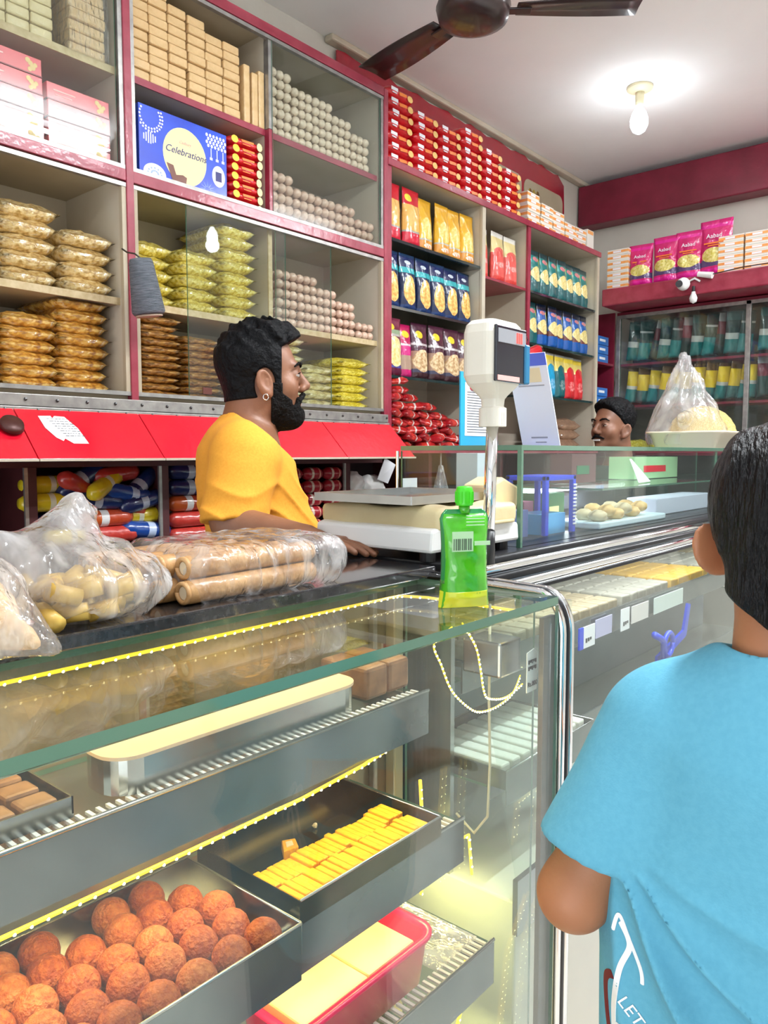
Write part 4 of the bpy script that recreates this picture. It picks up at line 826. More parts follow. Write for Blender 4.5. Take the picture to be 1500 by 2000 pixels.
# looped fairy lights by the end glass
def smooth3(pts, n=5):
    out = []
    for i in range(len(pts)-1):
        p0, p1, p2, p3 = pts[max(i-1,0)], pts[i], pts[i+1], pts[min(i+2,len(pts)-1)]
        for k in range(n):
            t = k/n; out.append(tuple(.5*((2*p1[c])+(-p0[c]+p2[c])*t+(2*p0[c]-5*p1[c]+4*p2[c]-p3[c])*t*t+(-p0[c]+3*p1[c]-3*p2[c]+p3[c])*t**3) for c in range(3)))
    return out+[pts[-1]]
led('s', smooth3([(.842,.600,1.164),(.804,.602,1.148),(.818,.600,1.116),(.840,.598,1.076),(.883,.598,1.041),(.916,.600,1.027),(.964,.602,1.023),(1.012,.606,1.030),(1.055,.618,1.046)]), 'looped gold fairy lights in the upper right corner of the case', r=.0011, step=.0075, pr=.0014)
led('s', smooth3([(.872,.604,1.164),(.899,.600,1.127),(.908,.598,1.097),(.922,.600,1.056),(.943,.604,1.039),(1.000,.610,1.026),(1.052,.612,1.034)]), 'second string of gold fairy lights beside the price tag', r=.0011, step=.0075, pr=.0014)
CABLE = M('pale_cable', (.70,.65,.45), .4)
t = MB().tube([(1.03,.66,1.16),(1.03,.66,1.0),(1.035,.66,.90),(1.045,.67,.80),(1.05,.70,.76),(1.055,.74,.78)], .0022, 8).build('power_cable', CABLE, smooth=True); tag(t,'thin pale cable hanging inside the right end of the case','cable')

# steel box with cream lid on the upper shelf
def rrect(x0,x1,y0,y1,r,n=6):
    P = []
    for (cx,cy,a0) in ((x1-r,y0+r,-PI/2),(x1-r,y1-r,0),(x0+r,y1-r,PI/2),(x0+r,y0+r,PI)):
        P += [(cx+r*math.cos(a0+PI/2*k/n), cy+r*math.sin(a0+PI/2*k/n)) for k in range(n+1)]
    return P
sb = thing('steel_tin', 'long rounded stainless tin with flat cream lid on the upper shelf', 'tin', (.415,.732,1.029))
MB().prism(rrect(0,.39,0,.085,.035), 'z', 0, .040).build('body', STEEL, sb, smooth=False)
MB().prism(rrect(-.002,.392,-.002,.087,.036), 'z', .040, .044).build('lid', M('cream_lid',(.66,.46,.28),.35,coat=.3), sb)
# brown sweets and trays on the upper shelf left and right of the tin
BROWNS = M('brown_sweet', (.16,.07,.03), .5, col2=(.30,.15,.07), nscale=30, coat=.3); BARFI = M('cashew_sweet', (.62,.50,.30), .6, col2=(.70,.60,.40), nscale=40)
tr = thing('sweet_tray', 'brown tray of dark sweets at the left of the upper shelf', 'tray', (.10,.735,1.029)); MB().box(0,.27,0,.13,0,.004).build('base', STEELD, tr)
for a in ((0,.27,0,.002),(0,.27,.128,.13),(0,.002,0,.13),(.268,.27,0,.13)): MB().box(a[0],a[1],a[2],a[3],.004,.022).build('rim', STEELD, tr)
for i in range(6):
    for j in range(3): tag(MB().box(-.018,.018,-.016,.016,0,.018).build('dark_sweet', BROWNS, loc=(.13+.042*i,.757+.040*j,1.0335), bevel=.004), 'square dark brown sweet, %s in the %s row of upper tray' % (nth(i), ['front','middle','back'][j]), 'sweet', 'dark brown sweets')
for i in range(2): tag(MB().box(0,.05,0,.10,0,.05).build('sweet_carton', BROWNS, loc=(.835+.052*i,.75,1.029), bevel=.006), 'blurred brown sweet block right of the tin, %s one' % ['near','far'][i], 'sweet', 'brown sweet blocks')
# laddoo tray
def tray(name, label, x0, x1, y0, y1, z, hgt, front, mat=STEEL):
    t = thing('steel_tray', label, 'tray', (x0,y0,z)); W = x1-x0; D = y1-y0
    MB().box(0,W,0,D,0,.002).build('base', mat, t)
    MB().box(0,W,-.0015,0,-front,hgt).build('front_wall', FASC if front > .01 else mat, t); MB().box(0,W,D,D+.0015,0,hgt).build('back_wall', mat, t)
    MB().box(-.0015,0,-.0015,D+.0015,0,hgt).build('side_wall', mat, t); MB().box(W,W+.0015,-.0015,D+.0015,0,hgt).build('side_wall', mat, t)
    MB().tube([(0,-.001,hgt),(W,-.001,hgt),(W+.001,0,hgt),(W+.001,D,hgt),(W,D+.001,hgt),(0,D+.001,hgt)], .0018, 6).build('rolled_rim', STEEL, t, smooth=True)
    return t
DKST = M('dark_mirror_steel', (.10,.085,.06), .12, .9, col2=(.16,.14,.10), nscale=6, bump=.05, bscale=5)
tray('a','deep steel tray filled with orange laddoos', .05,.560,.603,.815,.842,.036,.030)
LAD = [M('laddoo_%d' % k, c, .55, col2=c2, nscale=130, lo=.4, hi=.6, bump=.7, bscale=260, coat=.12, sss=.05) for k,(c,c2) in enumerate((((.46,.075,.006),(.62,.14,.018)),((.40,.06,.005),(.56,.12,.015)),((.50,.10,.012),(.66,.19,.04))))]
lm = []
for k in range(6):
    m_ = MB().ball((0,0,0), .0215, 20, 14, jit=.012).mesh('laddoo', LAD[k%3], True); lm.append(m_)
rw = ['front','second','third','fourth','back']
for j in range(5):
    for i in range(12):
        x = .525-.0425*i-.012*(j%2); y = .628+.0405*j
        if (j == 4 and i in (0,3)) or (j >= 4 and i == 0) or x < .07: continue
        o = place(lm[(i*7+j*3)%6],'laddoo',None,(x+random.uniform(-.003,.003),y+random.uniform(-.002,.002),.8655+random.uniform(-.001,.002))); o.rotation_euler = (random.random()*6,random.random()*6,random.random()*6)
        tag(o, 'orange laddoo ball, %s from the right in the %s row' % (nth(i), rw[j]), 'laddoo', 'orange laddoos in the steel tray')
# yellow sweets tray
tray('b','shallow dark steel tray with a block of yellow sweets', .592,.868,.638,.835,.846,.030,.0, DKST)
YS = M('saffron_yellow_sweet', (.84,.36,.002), .55, col2=(.90,.44,.004), nscale=80, bump=.2, bscale=200, sss=.05)
k = 0
for r, (ya, yb) in enumerate(((.648,.690),(.692,.735))):
    for i in range(24):
        x = .602+.0106*i; h_ = .019+random.uniform(-.0015,.0025)
        if r == 1 and i in (5,): h_ -= .004
        dy = random.uniform(-.002,.002)+(.004 if (r == 1 and i > 19) else 0)
        o = place(MB().box(0,.0098,ya+dy,yb+dy,0,h_).mesh('sweet_slice', YS),'sweet_slice',None,(x,0,.8485),bevel=.0015)
        tag(o, 'thin bright yellow sweet slice, %s %s of the block' % (('%s from left,' % nth(i)) if i < 12 else ('%s from right,' % nth(23-i)), ['front row','back row'][r]), 'sweet', 'yellow sweet slices')
ds = thing('diamond_sweet','diamond shaped yellow sweet with silver leaf lying alone in the tray','sweet',(.690,.765,.8485)); ds.rotation_euler = (0,0,.3)
MB().prism([(-.020,-.004),(0,-.016),(.018,.0),(.004,.014)],'z',0,.014).build('sweet_body',YS,ds,bevel=.0015); MB().prism([(-.010,-.003),(0,-.008),(.009,.0),(.002,.006)],'z',.014,.0146).build('silver_leaf',M('silver_leaf_foil',(.75,.66,.45),.35),ds)
tag(MB().ball((0,0,0),.004,8,6,jit=.2).build('sweet_crumb', BARFI, loc=(.765,.79,.852)),'small pale crumb in the back of the yellow sweets tray','crumb')
# pink tub with paneer blocks
PINK = M('pink_plastic', (.85,.015,.10), .3, coat=.4, sss=.05)
tb = thing('plastic_tub', 'bright pink plastic tub holding white cheese blocks', 'tub', (.565,.615,.662))
def tubshape(z, g, r=.028): return [(x,y,z) for x,y in rrect(-g,.262+g,-g,.118+g,r+g)]
b = MB(); rings = [tubshape(0,-.010),tubshape(.066,0),tubshape(.070,.007),tubshape(.074,.007),tubshape(.074,-.003),tubshape(.066,-.004),tubshape(.004,-.014)]; n = len(rings[0]); V = sum(rings,[])
F = [(i*n+k,i*n+(k+1)%n,(i+1)*n+(k+1)%n,(i+1)*n+k) for i in range(6) for k in range(n)]+[tuple(range(n))[::-1],tuple(6*n+k for k in range(n))]
b.add(V,F).build('tub_body', PINK, tb, smooth=True)
PAN = M('paneer', (.72,.55,.30), .5, col2=(.78,.62,.37), nscale=9, sss=.1)
for k,(a,b_,y0,y1,rz,lab) in enumerate(((.586,.700,.626,.712,0,'larger cream cheese block in the pink tub'),(.706,.800,.630,.712,0,'smaller cream cheese block at the right of the tub'),(.586,.72,.714,.724,0,'thin cream cheese slab behind the blocks'))):
    tag(MB().box(0,b_-a,0,y1-y0,0,.062-.003*k).build('cheese_block', PAN, loc=(a,y0,.667), bevel=.003), lab, 'cheese', 'cream cheese blocks')
tag(MB().box(0,.10,0,.15,0,.004).build('clear_sheet', film_mat('crinkled_film',milk=.2,streak=.3), loc=(.84,.62,.662)), 'crinkled clear film on the lower shelf right of the tub', 'film')
# end of case: price tag box, steel canister, tray of white sweets behind the end glass
pt = thing('price_tag_box', 'small white box with handwritten price tag in the upper right corner', 'price tag', (1.02,.582,1.056)); pt.rotation_euler = (0,0,0)
TAGW = M('tag_white', (.88,.92,.90), .5)
MB().box(-.035,.028,.03,.10,0,.055).build('box_body', STEELD, pt, bevel=.004)
MB().prism([(-.006,-.022),(.024,-.022),(.024,.038),(.016,.044),(-.006,.040)], 'y', 0, .0015).build('tag', TAGW, pt)
put_text('Rs.800', .0105, INK, pt, (.009,-.001,-.010)); b = MB()
for r in range(2):
    for q in range(5): b.box(-.003+q*.005,.0005+q*.005,-.001,.0,.022-.010*r+.002*(q%2),.028-.010*r)
b.build('scribble', INK, pt)
# second counter: refrigerated case seen to the right
sc2 = thing('refrigerated_counter', 'long sweet counter with slanted glass and dark steel rails behind the boy', 'display counter', (1.12,0,0))
X2 = 3.6-1.12
MB().box(0,X2,.80,1.175,1.185,1.200).build('worktop', BLACK, sc2, bevel=.003)
for (y,z,r,m) in ((.792,1.194,.010,BLACK),(.778,1.182,.009,CHROME),(.768,1.166,.008,BLACK),(.760,1.150,.008,CHROME),(.755,1.136,.005,BLACK)): MB().tube([(0,y,z),(X2,y,z)], r, 12).build('rail', m, sc2, smooth=True)
MB().prism([(.755,1.14),(.760,1.14),(.66,.66),(.655,.66)], 'x', 0, X2).build('slanted_glass', GLASSH, sc2)
MB().box(0,X2,1.155,1.17,.10,1.185).build('back_panel', M('blue_grey_panel',(.30,.34,.40),.3,.3,col2=(.42,.46,.52),nscale=3), sc2)
MB().box(0,X2,.66,1.155,.0,.62).build('base_panel', M('pale_panel',(.55,.55,.50),.35,col2=(.62,.60,.52),nscale=3), sc2, bevel=.004); MB().box(0,X2,.655,.665,.56,.66).build('kick_rail', STEELD, sc2)
for z, y in ((.985,.80),(.80,.74)):
    s = MB().pane(0.03,X2,y,1.153,z-.006,z).build('shelf', [GLASSH,GLASSE], sc2); MB().box(.03,X2,y-.005,y-.001,z-.03,z+.030).build('fascia', FASC, s)
MB().box(.0,.012,.80,1.155,.62,1.185).build('end_frame', STEELD, sc2)
SB = [M('beige_sweet',(.50,.38,.22),.6,col2=(.62,.50,.32),nscale=50), M('grey_sweet',(.42,.38,.30),.6,col2=(.52,.48,.38),nscale=50), M('orange_sweet',(.80,.42,.03),.6,col2=(.86,.52,.06),nscale=50)]
for k,(x,m,nm) in enumerate(((1.20,0,'beige'),(1.55,0,'beige'),(1.90,1,'greyish'),(2.25,2,'orange'),(2.60,1,'pale grey'),(2.95,0,'beige'))):
    t = thing('steel_tray', 'steel tray of %s sweets, %s along the second counter' % (nm, nth(k)), 'tray', (x,.81,.987), group='trays in the second counter')
    MB().box(0,.33,0,.33,0,.012).build('base', STEELD, t, bevel=.002)
    for i in range(6):
        for j in range(5): tag(place(MB().box(-.024,.024,-.030,.030,0,.028).mesh('sweet_piece', SB[m]),'sweet_piece',None,(x+.03+.054*i,.81+.035+.064*j,1.0),bevel=.004,rotz=random.uniform(-.1,.1)), '%s sweet piece, %s across %s deep in %s tray' % (nm, nth(i), nth(j), nth(k)), 'sweet', 'sweets in the second counter')
BLUEP = M('blue_plastic', (.005,.05,.70), .3, coat=.3)
def ptag(x,y,z,lab,w=.06,h=.055,col=None):
    t = thing('price_tag', lab, 'price tag', (x,y,z)); MB().box(0,w,0,.002,0,h).build('card', PAPER, t)
    if col: MB().box(-.02,0,-.001,.003,.0,h).build('blue_end', col, t)
    b = MB()
    for q in range(3): b.box(.012+q*.011,.019+q*.011,-.001,0,.012+.002*q,.022)
    b.build('handwriting', INK, t)
ptag(1.60,.775,.955,'white price card beside a blue block on the second counter',.06,.05,BLUEP); ptag(1.80,.772,.96,'second white price card with small writing',.05,.055)
for k,(x,wd,m) in enumerate(((1.69,.09,M('mauve_card',(.50,.48,.70),.5)),(1.90,.11,M('pale_pink_card',(.70,.66,.64),.5)),(2.05,.22,M('pale_mint_card',(.60,.68,.64),.5)))): tag(MB().box(0,wd,0,.002,0,.045).build('label_card', m, loc=(x,.787,.96)), ['mauve label card between the price cards','pale pink label card right of the price cards','long pale mint label card on the shelf edge'][k], 'card')
bt = thing('blue_tongs', 'bright blue plastic handle with round finger loop inside the second counter', 'tongs', (2.06,.765,.832))
MB().tube([(.045+.032*math.cos(a),0,.04+.032*math.sin(a)) for a in [2*PI*k/20 for k in range(21)]], .007, 10).build('finger_loop', BLUEP, bt, smooth=True); MB().tube([(-.06,0,.085),(-.01,0,.065),(.01,.0,.05),(.01,0,.0)], .009, 10).build('handle', BLUEP, bt, smooth=True)
MB().prism([(.0,-.02),(.22,.03),(.25,.12),(.23,.125),(.20,.05),(.0,.01)], 'y', .012, .02).build('blue_tray_edge', BLUEP, bt)
# glass tray of white sweets behind the end glass
wt = tray('c','clear edged tray of white ribbed sweets behind the end glass', 1.15,1.50,.70,.93,.80,.035,.03, FASC)
WSW = M('white_sweet', (.78,.76,.66), .6, col2=(.85,.83,.74), nscale=40)
for i in range(9): tag(place(MB().box(-.015,.015,0,.18,0,.034).mesh('milk_sweet_bar',WSW),'milk_sweet_bar',None,(1.175+.0375*i,.715,.803),bevel=.004), 'long white milk sweet bar, %s from left behind the end glass' % nth(i), 'sweet', 'white milk sweet bars')
# glass riser box on the second counter
rz_ = thing('glass_riser', 'green edged glass box standing on the second counter', 'glass case', (1.42,.835,1.2))
MB().pane(0,2.05,0,.33,.206,.217).build('top_glass', [GLASS,GLASSE], rz_)
MB().pane(0,1.27,0,.006,0,.205).build('front_glass', [GLASSH,GLASSE], rz_); MB().pane(1.275,2.05,0,.006,0,.205).build('front_glass', [GLASSH,GLASSE], rz_)
MB().pane(0,.006,.007,.33,0,.205).build('side_glass', [GLASS,GLASSE], rz_); MB().pane(0,2.05,.324,.33,.0,.205).build('back_glass', [GLASS,GLASSE], rz_)
MB().box(-.008,.0,-.004,.006,0,.217).build('edge_strip', GLASSE, rz_)
MB().tube([(-.012,.33,.0),(-.012,.33,.205)], .004, 8).build('support_rod', CHROME, rz_)
MB().pane(.42,2.04,.012,.318,.105,.110).build('middle_shelf', [GLASSH,GLASSE], rz_)
FRM = BLUEP
bs = thing('blue_stand', 'bright blue plastic stand frame inside the glass box', 'stand', (1.645,.90,1.2))
for x in (0,.14): MB().box(x,x+.016,0,.012,0,.145).build('upright', FRM, bs, bevel=.002); MB().box(x,x+.016,.10,.112,0,.145).build('upright', FRM, bs, bevel=.002)
MB().box(0,.156,0,.112,.133,.145).build('top_frame', FRM, bs, bevel=.002); b = MB()
for q in range(12): b.box(.140,.157,-.002,.0,.02+q*.009,.024+q*.009)
b.build('white_dots', WPR, bs)
MB().box(.018,.138,.02,.10,.0,.05).build('blue_tub', M('sky_blue_plastic',(.10,.42,.80),.3), bs)
GC = M('green_card', (.02,.16,.07), .4, coat=.3); GC2 = M('pale_green_card', (.35,.62,.32), .4, coat=.3); TEALP = M('teal_card', (.08,.35,.42), .4); MG = M('mauve_card2', (.32,.12,.20), .5)
for (x,y,z,wd,dp,ht,m,pm,lab) in ((1.50,1.00,1.2,.06,.06,.20,M('pale_grey_card',(.62,.68,.72),.5),TEALP,'tall pale carton with teal print inside the glass box'),
   (1.455,.93,1.2,.16,.05,.065,M('blue_card2',(.10,.14,.34),.4),WPR,'small blue and pink carton beside the blue stand'),(1.86,1.02,1.2,.11,.08,.09,GC,CRP,'dark green folded packet inside the glass box'),(2.05,1.04,1.312,.16,.07,.085,M('brown_card',(.12,.05,.05),.5),GC,'brown and green carton on the middle glass shelf'),
   (2.5,1.04,1.312,.40,.09,.075,GC2,RED,'pale green carton with red print on the middle glass shelf'),(1.80,1.05,1.2,.05,.05,.07,MG,CRP,'mauve carton behind the blue stand')):
    t = thing('carton', lab, 'carton', (x,y,z)); MB().box(0,wd,0,dp,0,ht).build('box', m, t, bevel=.001); MB().box(wd*.2,wd*.7,-.001,0,ht*.3,ht*.6).build('print', pm, t)
PUFF = M('golden_puff', (.72,.45,.16), .6, col2=(.82,.60,.28), nscale=40)
for k in range(12):
    i, j = k%6, k//6
    tag(MB().ball((0,0,0),.024,12,8,jit=.08,rs=(1.2,1,.7)).build('golden_pastry', PUFF if k%3 else BARFI, loc=(1.93+.055*i+.02*j,.90+.05*j,1.232+.012*(i%2)), smooth=True), 'golden pastry in the glass box, %s of the %s row' % (nth(i), ['front','back'][j]), 'pastry', 'golden pastries in the glass box')
t = thing('white_tray','pale blue tray under the golden pastries in the glass box','tray',(1.88,.87,1.2)); MB().box(0,.46,0,.14,0,.018).build('tray_body', M('pale_blue_plastic',(.62,.78,.86),.35), t, bevel=.004)
tag(MB().box(0,.5,0,.1,0,.055).build('sweet_carton_stack', M('pale_lilac_card',(.62,.66,.80),.5), loc=(2.42,.93,1.2), bevel=.003),'pale lilac cartons at the right of the glass box','carton')
t = MB().add([(0,0,0),(.14,.02,0),(.06,.05,.07),(.0,.03,.07)],[(0,1,2,3)]).build('folded_paper', PAPER, loc=(2.2,.90,1.313)); t.modifiers.new('s','SOLIDIFY').thickness=.001; tag(t,'folded pale sheet of paper on the middle glass shelf','paper')
for (nm, lab, x, y, z, L, pw) in (('tube_light','white tube light under the rail of the second counter',2.35,.835,1.168,1.9,2.2),('tube_light','short white tube light inside the glass box',2.25,1.13,1.29,.75,3)):
    t = thing(nm, lab, 'tube light', (x,y,z)); MB().tube([(-L/2,0,0),(L/2,0,0)], .007, 10).build('tube', TUBEG, t, smooth=True); MB().box(-L/2,L/2,-.006,.006,.006,.012).build('batten', WHITE, t)
    area('tube_light_glow', (x,y-.02,z-.012), (0,0,0), L, .02, pw, (.86,.94,1))
# things standing on the riser top
ZR = 1.4175
cb = thing('price_board', 'sky blue board with a printed white price list behind the scale', 'price board', (1.545,1.08,ZR)); SKY = M('sky_blue_board',(.02,.36,.62),.4)
MB().box(0,.17,0,.004,0,.18).build('board', SKY, cb); MB().box(.018,.155,-.001,0,.025,.155).build('printed_sheet', PAPER, cb); b = MB()
for q in range(16): b.box(.026,.145-(q*37%5)*.012,-.0018,-.001,.034+q*.0065,.0352+q*.0065)
b.build('printed_lines', INK, cb); MB().tube([(.052+.014*math.cos(a),-.0018,.143+.006*math.sin(a)) for a in [2*PI*k/14 for k in range(15)]], .0016, 6).build('red_logo', RED, cb)
qb = thing('payment_board', 'white leaning payment board with lines of small print', 'sign', (1.715,.90,ZR)); qb.rotation_euler = (0,-.37,0)
LIL = M('pale_lilac_print',(.80,.80,.88),.5)
MB().box(-.003,0,0,.105,0,.235).build('board', LIL, qb, bevel=.0005); MB().box(-.0038,-.003,.0,.105,.205,.235).build('blue_band', M('violet_band',(.10,.15,.65),.5), qb)
MB().box(-.0038,-.003,.02,.085,.165,.20).build('yellow_print', M('pale_yellow_print',(.80,.66,.42),.5), qb); MB().box(-.0038,-.003,.030,.075,.022,.026).build('grey_print', M('grey_print',(.35,.35,.4),.5), qb); MB().box(-.0038,-.003,.035,.065,.010,.013).build('grey_print', bpy.data.materials['grey_print'], qb); MB().box(-.0038,-.003,.015,.085,.155,.158).build('grey_print', bpy.data.materials['grey_print'], qb)
# cream tray with a bag of noodles
nt_ = thing('noodle_tray', 'cream plastic tray of yellow noodles on the glass box', 'tray', (3.02,1.0,ZR)); CRT = M('cream_plastic',(.82,.70,.55),.4)
b = MB(); rings = [[(x,y,z) for x,y in rrect(-.19-g,.19+g,-.13-g,.13+g,.03+g)] for z,g in ((0,-.02),(.052,0),(.056,.014),(.062,.014),(.062,-.004),(.01,-.03))]; n = len(rings[0]); V = sum(rings,[])
F = [(i*n+k,i*n+(k+1)%n,(i+1)*n+(k+1)%n,(i+1)*n+k) for i in range(5) for k in range(n)]+[tuple(range(n))[::-1],tuple(5*n+k for k in range(n))]; b.add(V,F).build('tray_body', CRT, nt_, smooth=True)
NOOD = M('fine_yellow_noodles', (.62,.42,.10), .6, col2=(.86,.68,.28), nscale=120, stretch=(1,3,1), bump=1, bscale=160)
sdf_obj('noodle_heap', lambda P: np.maximum(ell(P,(.02,0,.045),(.180,.115,.115))+.003*wob(P,150), .03-P[...,2]), (-.2,-.15,0),(.24,.15,.20), .005, NOOD, nt_)['kind'] = 'stuff'
def fbag(P):
    an = np.arctan2(P[...,1]-.03, P[...,0]+.05); zz = np.clip(P[...,2]*6,0,1)
    f = smin(cap(P,(-.04,.04,.02),(-.06,.05,.29),.150,.022), cap(P,(-.12,.0,.05),(-.25,-.01,.06),.05,.012), .05)
    return f+zz*(.011*np.abs(np.sin(an*4.5+P[...,2]*11))+.006*np.sin(an*11-P[...,2]*31))+.004*wob(P,40)
tag(sdf_obj('noodle_bag', fbag, (-.32,-.18,-.04),(.2,.24,.34), .006, film_mat('cloudy_bag', milk=.20, streak=.42, scale=7), None, (3.02,1.0,ZR+.052)), 'cloudy crumpled plastic bag heaped over the noodle tray', 'plastic bag')

# ------------------------------------------------------------------ weighing scale
ws = thing('weighing_scale', 'electronic weighing scale with steel pan and pole display', 'weighing scale', (1.10,.83,1.2)); ws.scale.x = .90
CRW = M('cream_white_plastic', (.78,.75,.66), .4, col2=(.72,.68,.58), nscale=4); COVER = M('yellowed_cover', (.74,.63,.36), .45, col2=(.66,.54,.30), nscale=9, coat=.3, bump=.3, bscale=14)
MB().prism([(0,.018),(.34,.018),(.335,.055),(.26,.075),(.08,.075),(.005,.06)], 'y', .0, .30).build('base', WHITE, ws, bevel=.006)
for x in (.03,.31):
    for y in (.03,.27): MB().lathe([(.016,0),(.016,.018),(.012,.02)], c=(x,y,0), n=14).build('foot', BLACK, ws)
sdf_obj('cover', lambda P: rbox(P,(.17,.15,.078),(.150,.156,.022),.012)+.004*wob(P,32), (.0,-.02,.03),(.36,.34,.12), .005, COVER, ws)
MB().tube([(.05,-.006,.062),(.30,-.006,.062)], .004, 8).build('cover_fold', COVER, ws, smooth=True)
MB().box(.12,.20,.1,.2,.095,.105).build('pan_support', BLACK, ws)
pn = MB().prism(rrect(-.01,.335,.04,.29,.02), 'z', .105, .108).build('pan', STEEL, ws)
for a in ((-.01,.335,.038,.042),(-.01,.335,.288,.292),(-.012,-.008,.04,.29),(.333,.337,.04,.29)): MB().box(a[0],a[1],a[2],a[3],.105,.121).build('pan_rim', STEEL, pn)
hp_ = MB().tube([(.078,-.075,-.0),(.078,-.075,.06)], .0125, 20).build('pole_socket', BLACK, ws, smooth=True); MB().box(.065,.091,-.07,.01,.02,.05).build('pole_bracket', BLACK, ws)
MB().tube([(.078,-.075,.055),(.115,-.060,.262)], .0115, 24).build('pole', CHROME, ws, smooth=True)
rings = [[(x,y,z) for x,y in rrect(.055-w,.055+w,.040-d,.040+d,min(w,d)*.6)] for z,w,d in ((.0,.0225,.0225),(.034,.0225,.0225),(.036,.018,.018),(.050,.020,.019),(.056,.026,.022),(.076,.054,.032),(.090,.062,.036),(.165,.062,.036),(.180,.058,.033),(.188,.050,.026))]
n = len(rings[0]); V = sum(rings,[]); F = [(i*n+k,i*n+(k+1)%n,(i+1)*n+(k+1)%n,(i+1)*n+k) for i in range(9) for k in range(n)]+[tuple(range(n))[::-1],tuple(9*n+k for k in range(n))]
hm = MB().add(V,F).build('display_head', CRW, ws, (.06,-.10,.250), bevel=.003); hm.location.z = .248
b = MB()
for q in range(18): a = 2*PI*q/18; b.box(.055+.0225*math.cos(a)-.001,.055+.0225*math.cos(a)+.001,.040+.0225*math.sin(a)-.001,.040+.0225*math.sin(a)+.001,.004,.026)
b.build('collar_ribs', CRW, hm)['kind'] = 'stuff'
MB().box(.0,.112,.0015,.008,.078,.176).build('display_window', M('black_display',(.012,.014,.025),.12,coat=.8), hm, bevel=.002); MB().box(.005,.108,.0005,.002,.146,.170).build('silver_band', M('grey_band',(.30,.31,.34),.3), hm)
b = MB()
for q in range(3): b.box(.072+q*.008,.076+q*.008,-.0005,.0005,.149,.167)
b.build('red_digits', M('red_led',(.8,.02,.02),.4,emit=(1,.04,.03),estr=2.5), hm); MB().box(.004,.085,.0005,.002,.080,.089).build('pink_strip', PINKP, hm); MB().box(.104,.122,-.002,.024,.078,.150).build('blue_side', M('blue_side_plastic',(.02,.18,.35),.3), hm, bevel=.003)
tag(MB().prism([(0,0),(.09,.0),(.11,.05),(.04,.075),(-.01,.06)], 'y', 0, .07).build('cream_packet', PAN, loc=(1.435-.10,.85,1.30-.025), bevel=.006), 'wrinkled cream packet leaning at the right end of the scale', 'packet')

# ------------------------------------------------------------------ green drink pouch
dp = thing('drink_pouch', 'green pouch bottle with screw cap standing on the glass counter', 'pouch bottle', (.905,.625,1.1805), -.55)
GRN = M('green_pouch_plastic', (.05,.40,.01), .18, coat=.8, col2=(.09,.52,.015), nscale=10, bump=.35, bscale=18, sss=.1); GRD = M('dark_green_pouch_edge', (.01,.22,.06), .25, coat=.5); YEB = M('yellow_green_pouch', (.60,.68,.02), .25, coat=.6, sss=.1); GCAP = M('green_cap', (.06,.60,.02), .3)
def pouch_prof(t): return .5-.06*math.sin(PI*t)+(-.13*max(0,(t-.93)/.07) if t > .93 else 0)
def ppart(x_in, x_out, z0, z1, th, n=14, m=16):
    V = []; F = []; Wd = .078; H = .140
    for s in (-1,1):
        for j in range(m+1):
            t = z0+(z1-z0)*j/m; w_ = Wd*2*pouch_prof(t)/1.0
            for i in range(n+1):
                u = x_in+(x_out-x_in)*i/n; e = max(0,1-abs(u)**2.4)**.55; zz = min(1,t*5+.45)*max(0,1-max(0,(t-.5)/.5)**2)
                V.append((u*w_/2, s*(th+.020*e*zz*(1+.08*math.sin(t*22+u*3))), t*H))
    o = (n+1)*(m+1); r = n+1
    for j in range(m):
        for i in range(n): a = j*r+i; F += [(a,a+1,a+r+1,a+r),(a+o,a+r+o,a+r+1+o,a+1+o)]
    for j in range(m): a = j*r; F.append((a,a+r,a+r+o,a+o)); a += n; F.append((a,a+o,a+r+o,a+r))
    for i in range(n): F.append((i,i+o,i+1+o,i+1)); a = m*r+i; F.append((a,a+1,a+1+o,a+o))
    return MB().add(V,F)
ppart(-.93,.93,.0,.955,.0012).build('pouch_body', GRN, dp, smooth=True); ppart(-1,-.90,.25,1,.0008,3).build('dark_edge', GRD, dp, smooth=True); ppart(.90,1,.25,1,.0008,3).build('dark_edge', GRD, dp, smooth=True); ppart(-.9,.9,.955,1,.0008).build('dark_edge', GRD, dp); ppart(-1,1,.0,.17,.0016).build('yellow_bottom', YEB, dp, smooth=True)
MB().tube([(0,0,.134),(0,0,.146)], .008, 16).build('spout', GRN, dp, smooth=True)
cp = MB().lathe([(.012,.145),(.0125,.148),(.0125,.166),(.0105,.172),(.001,.173)], n=28).build('screw_cap', GCAP, dp, smooth=True, bevel=.001); b = MB()
for q in range(14): a = 2*PI*q/14; b.tube([(.0125*math.cos(a),.0125*math.sin(a),.149),(.0125*math.cos(a),.0125*math.sin(a),.165)], .001, 5)
b.build('cap_ribs', GCAP, cp)['kind'] = 'stuff'
LG = M('pale_green_label',(.45,.70,.42),.4); GY = M('grey_barcode',(.10,.16,.10),.5)
MB().box(-.028,.004,-.0235,-.0225,.082,.110).build('barcode_label', LG, dp); b = MB()
for q in range(9): b.box(-.026+q*.0031,-.0248+q*.0031+(q%3)*.0006,-.0242,-.0235,.084,.100)
b.build('barcode', GY, dp); b = MB()
for q in range(4): b.box(-.006,.022,-.0215,-.0205,.118+q*.0045,.1195+q*.0045)
b.build('pale_print', LG, dp); MB().box(.006,.030,-.0235,-.0225,.090,.096).build('size_print', LG, dp)

# ------------------------------------------------------------------ bags on the granite
GZ = 1.2005
def film_blob(name, label, f, lo, hi, loc, mat, res=.005, cat='plastic bag'):
    return tag(sdf_obj(name, f, lo, hi, res, mat, None, loc), label, cat)
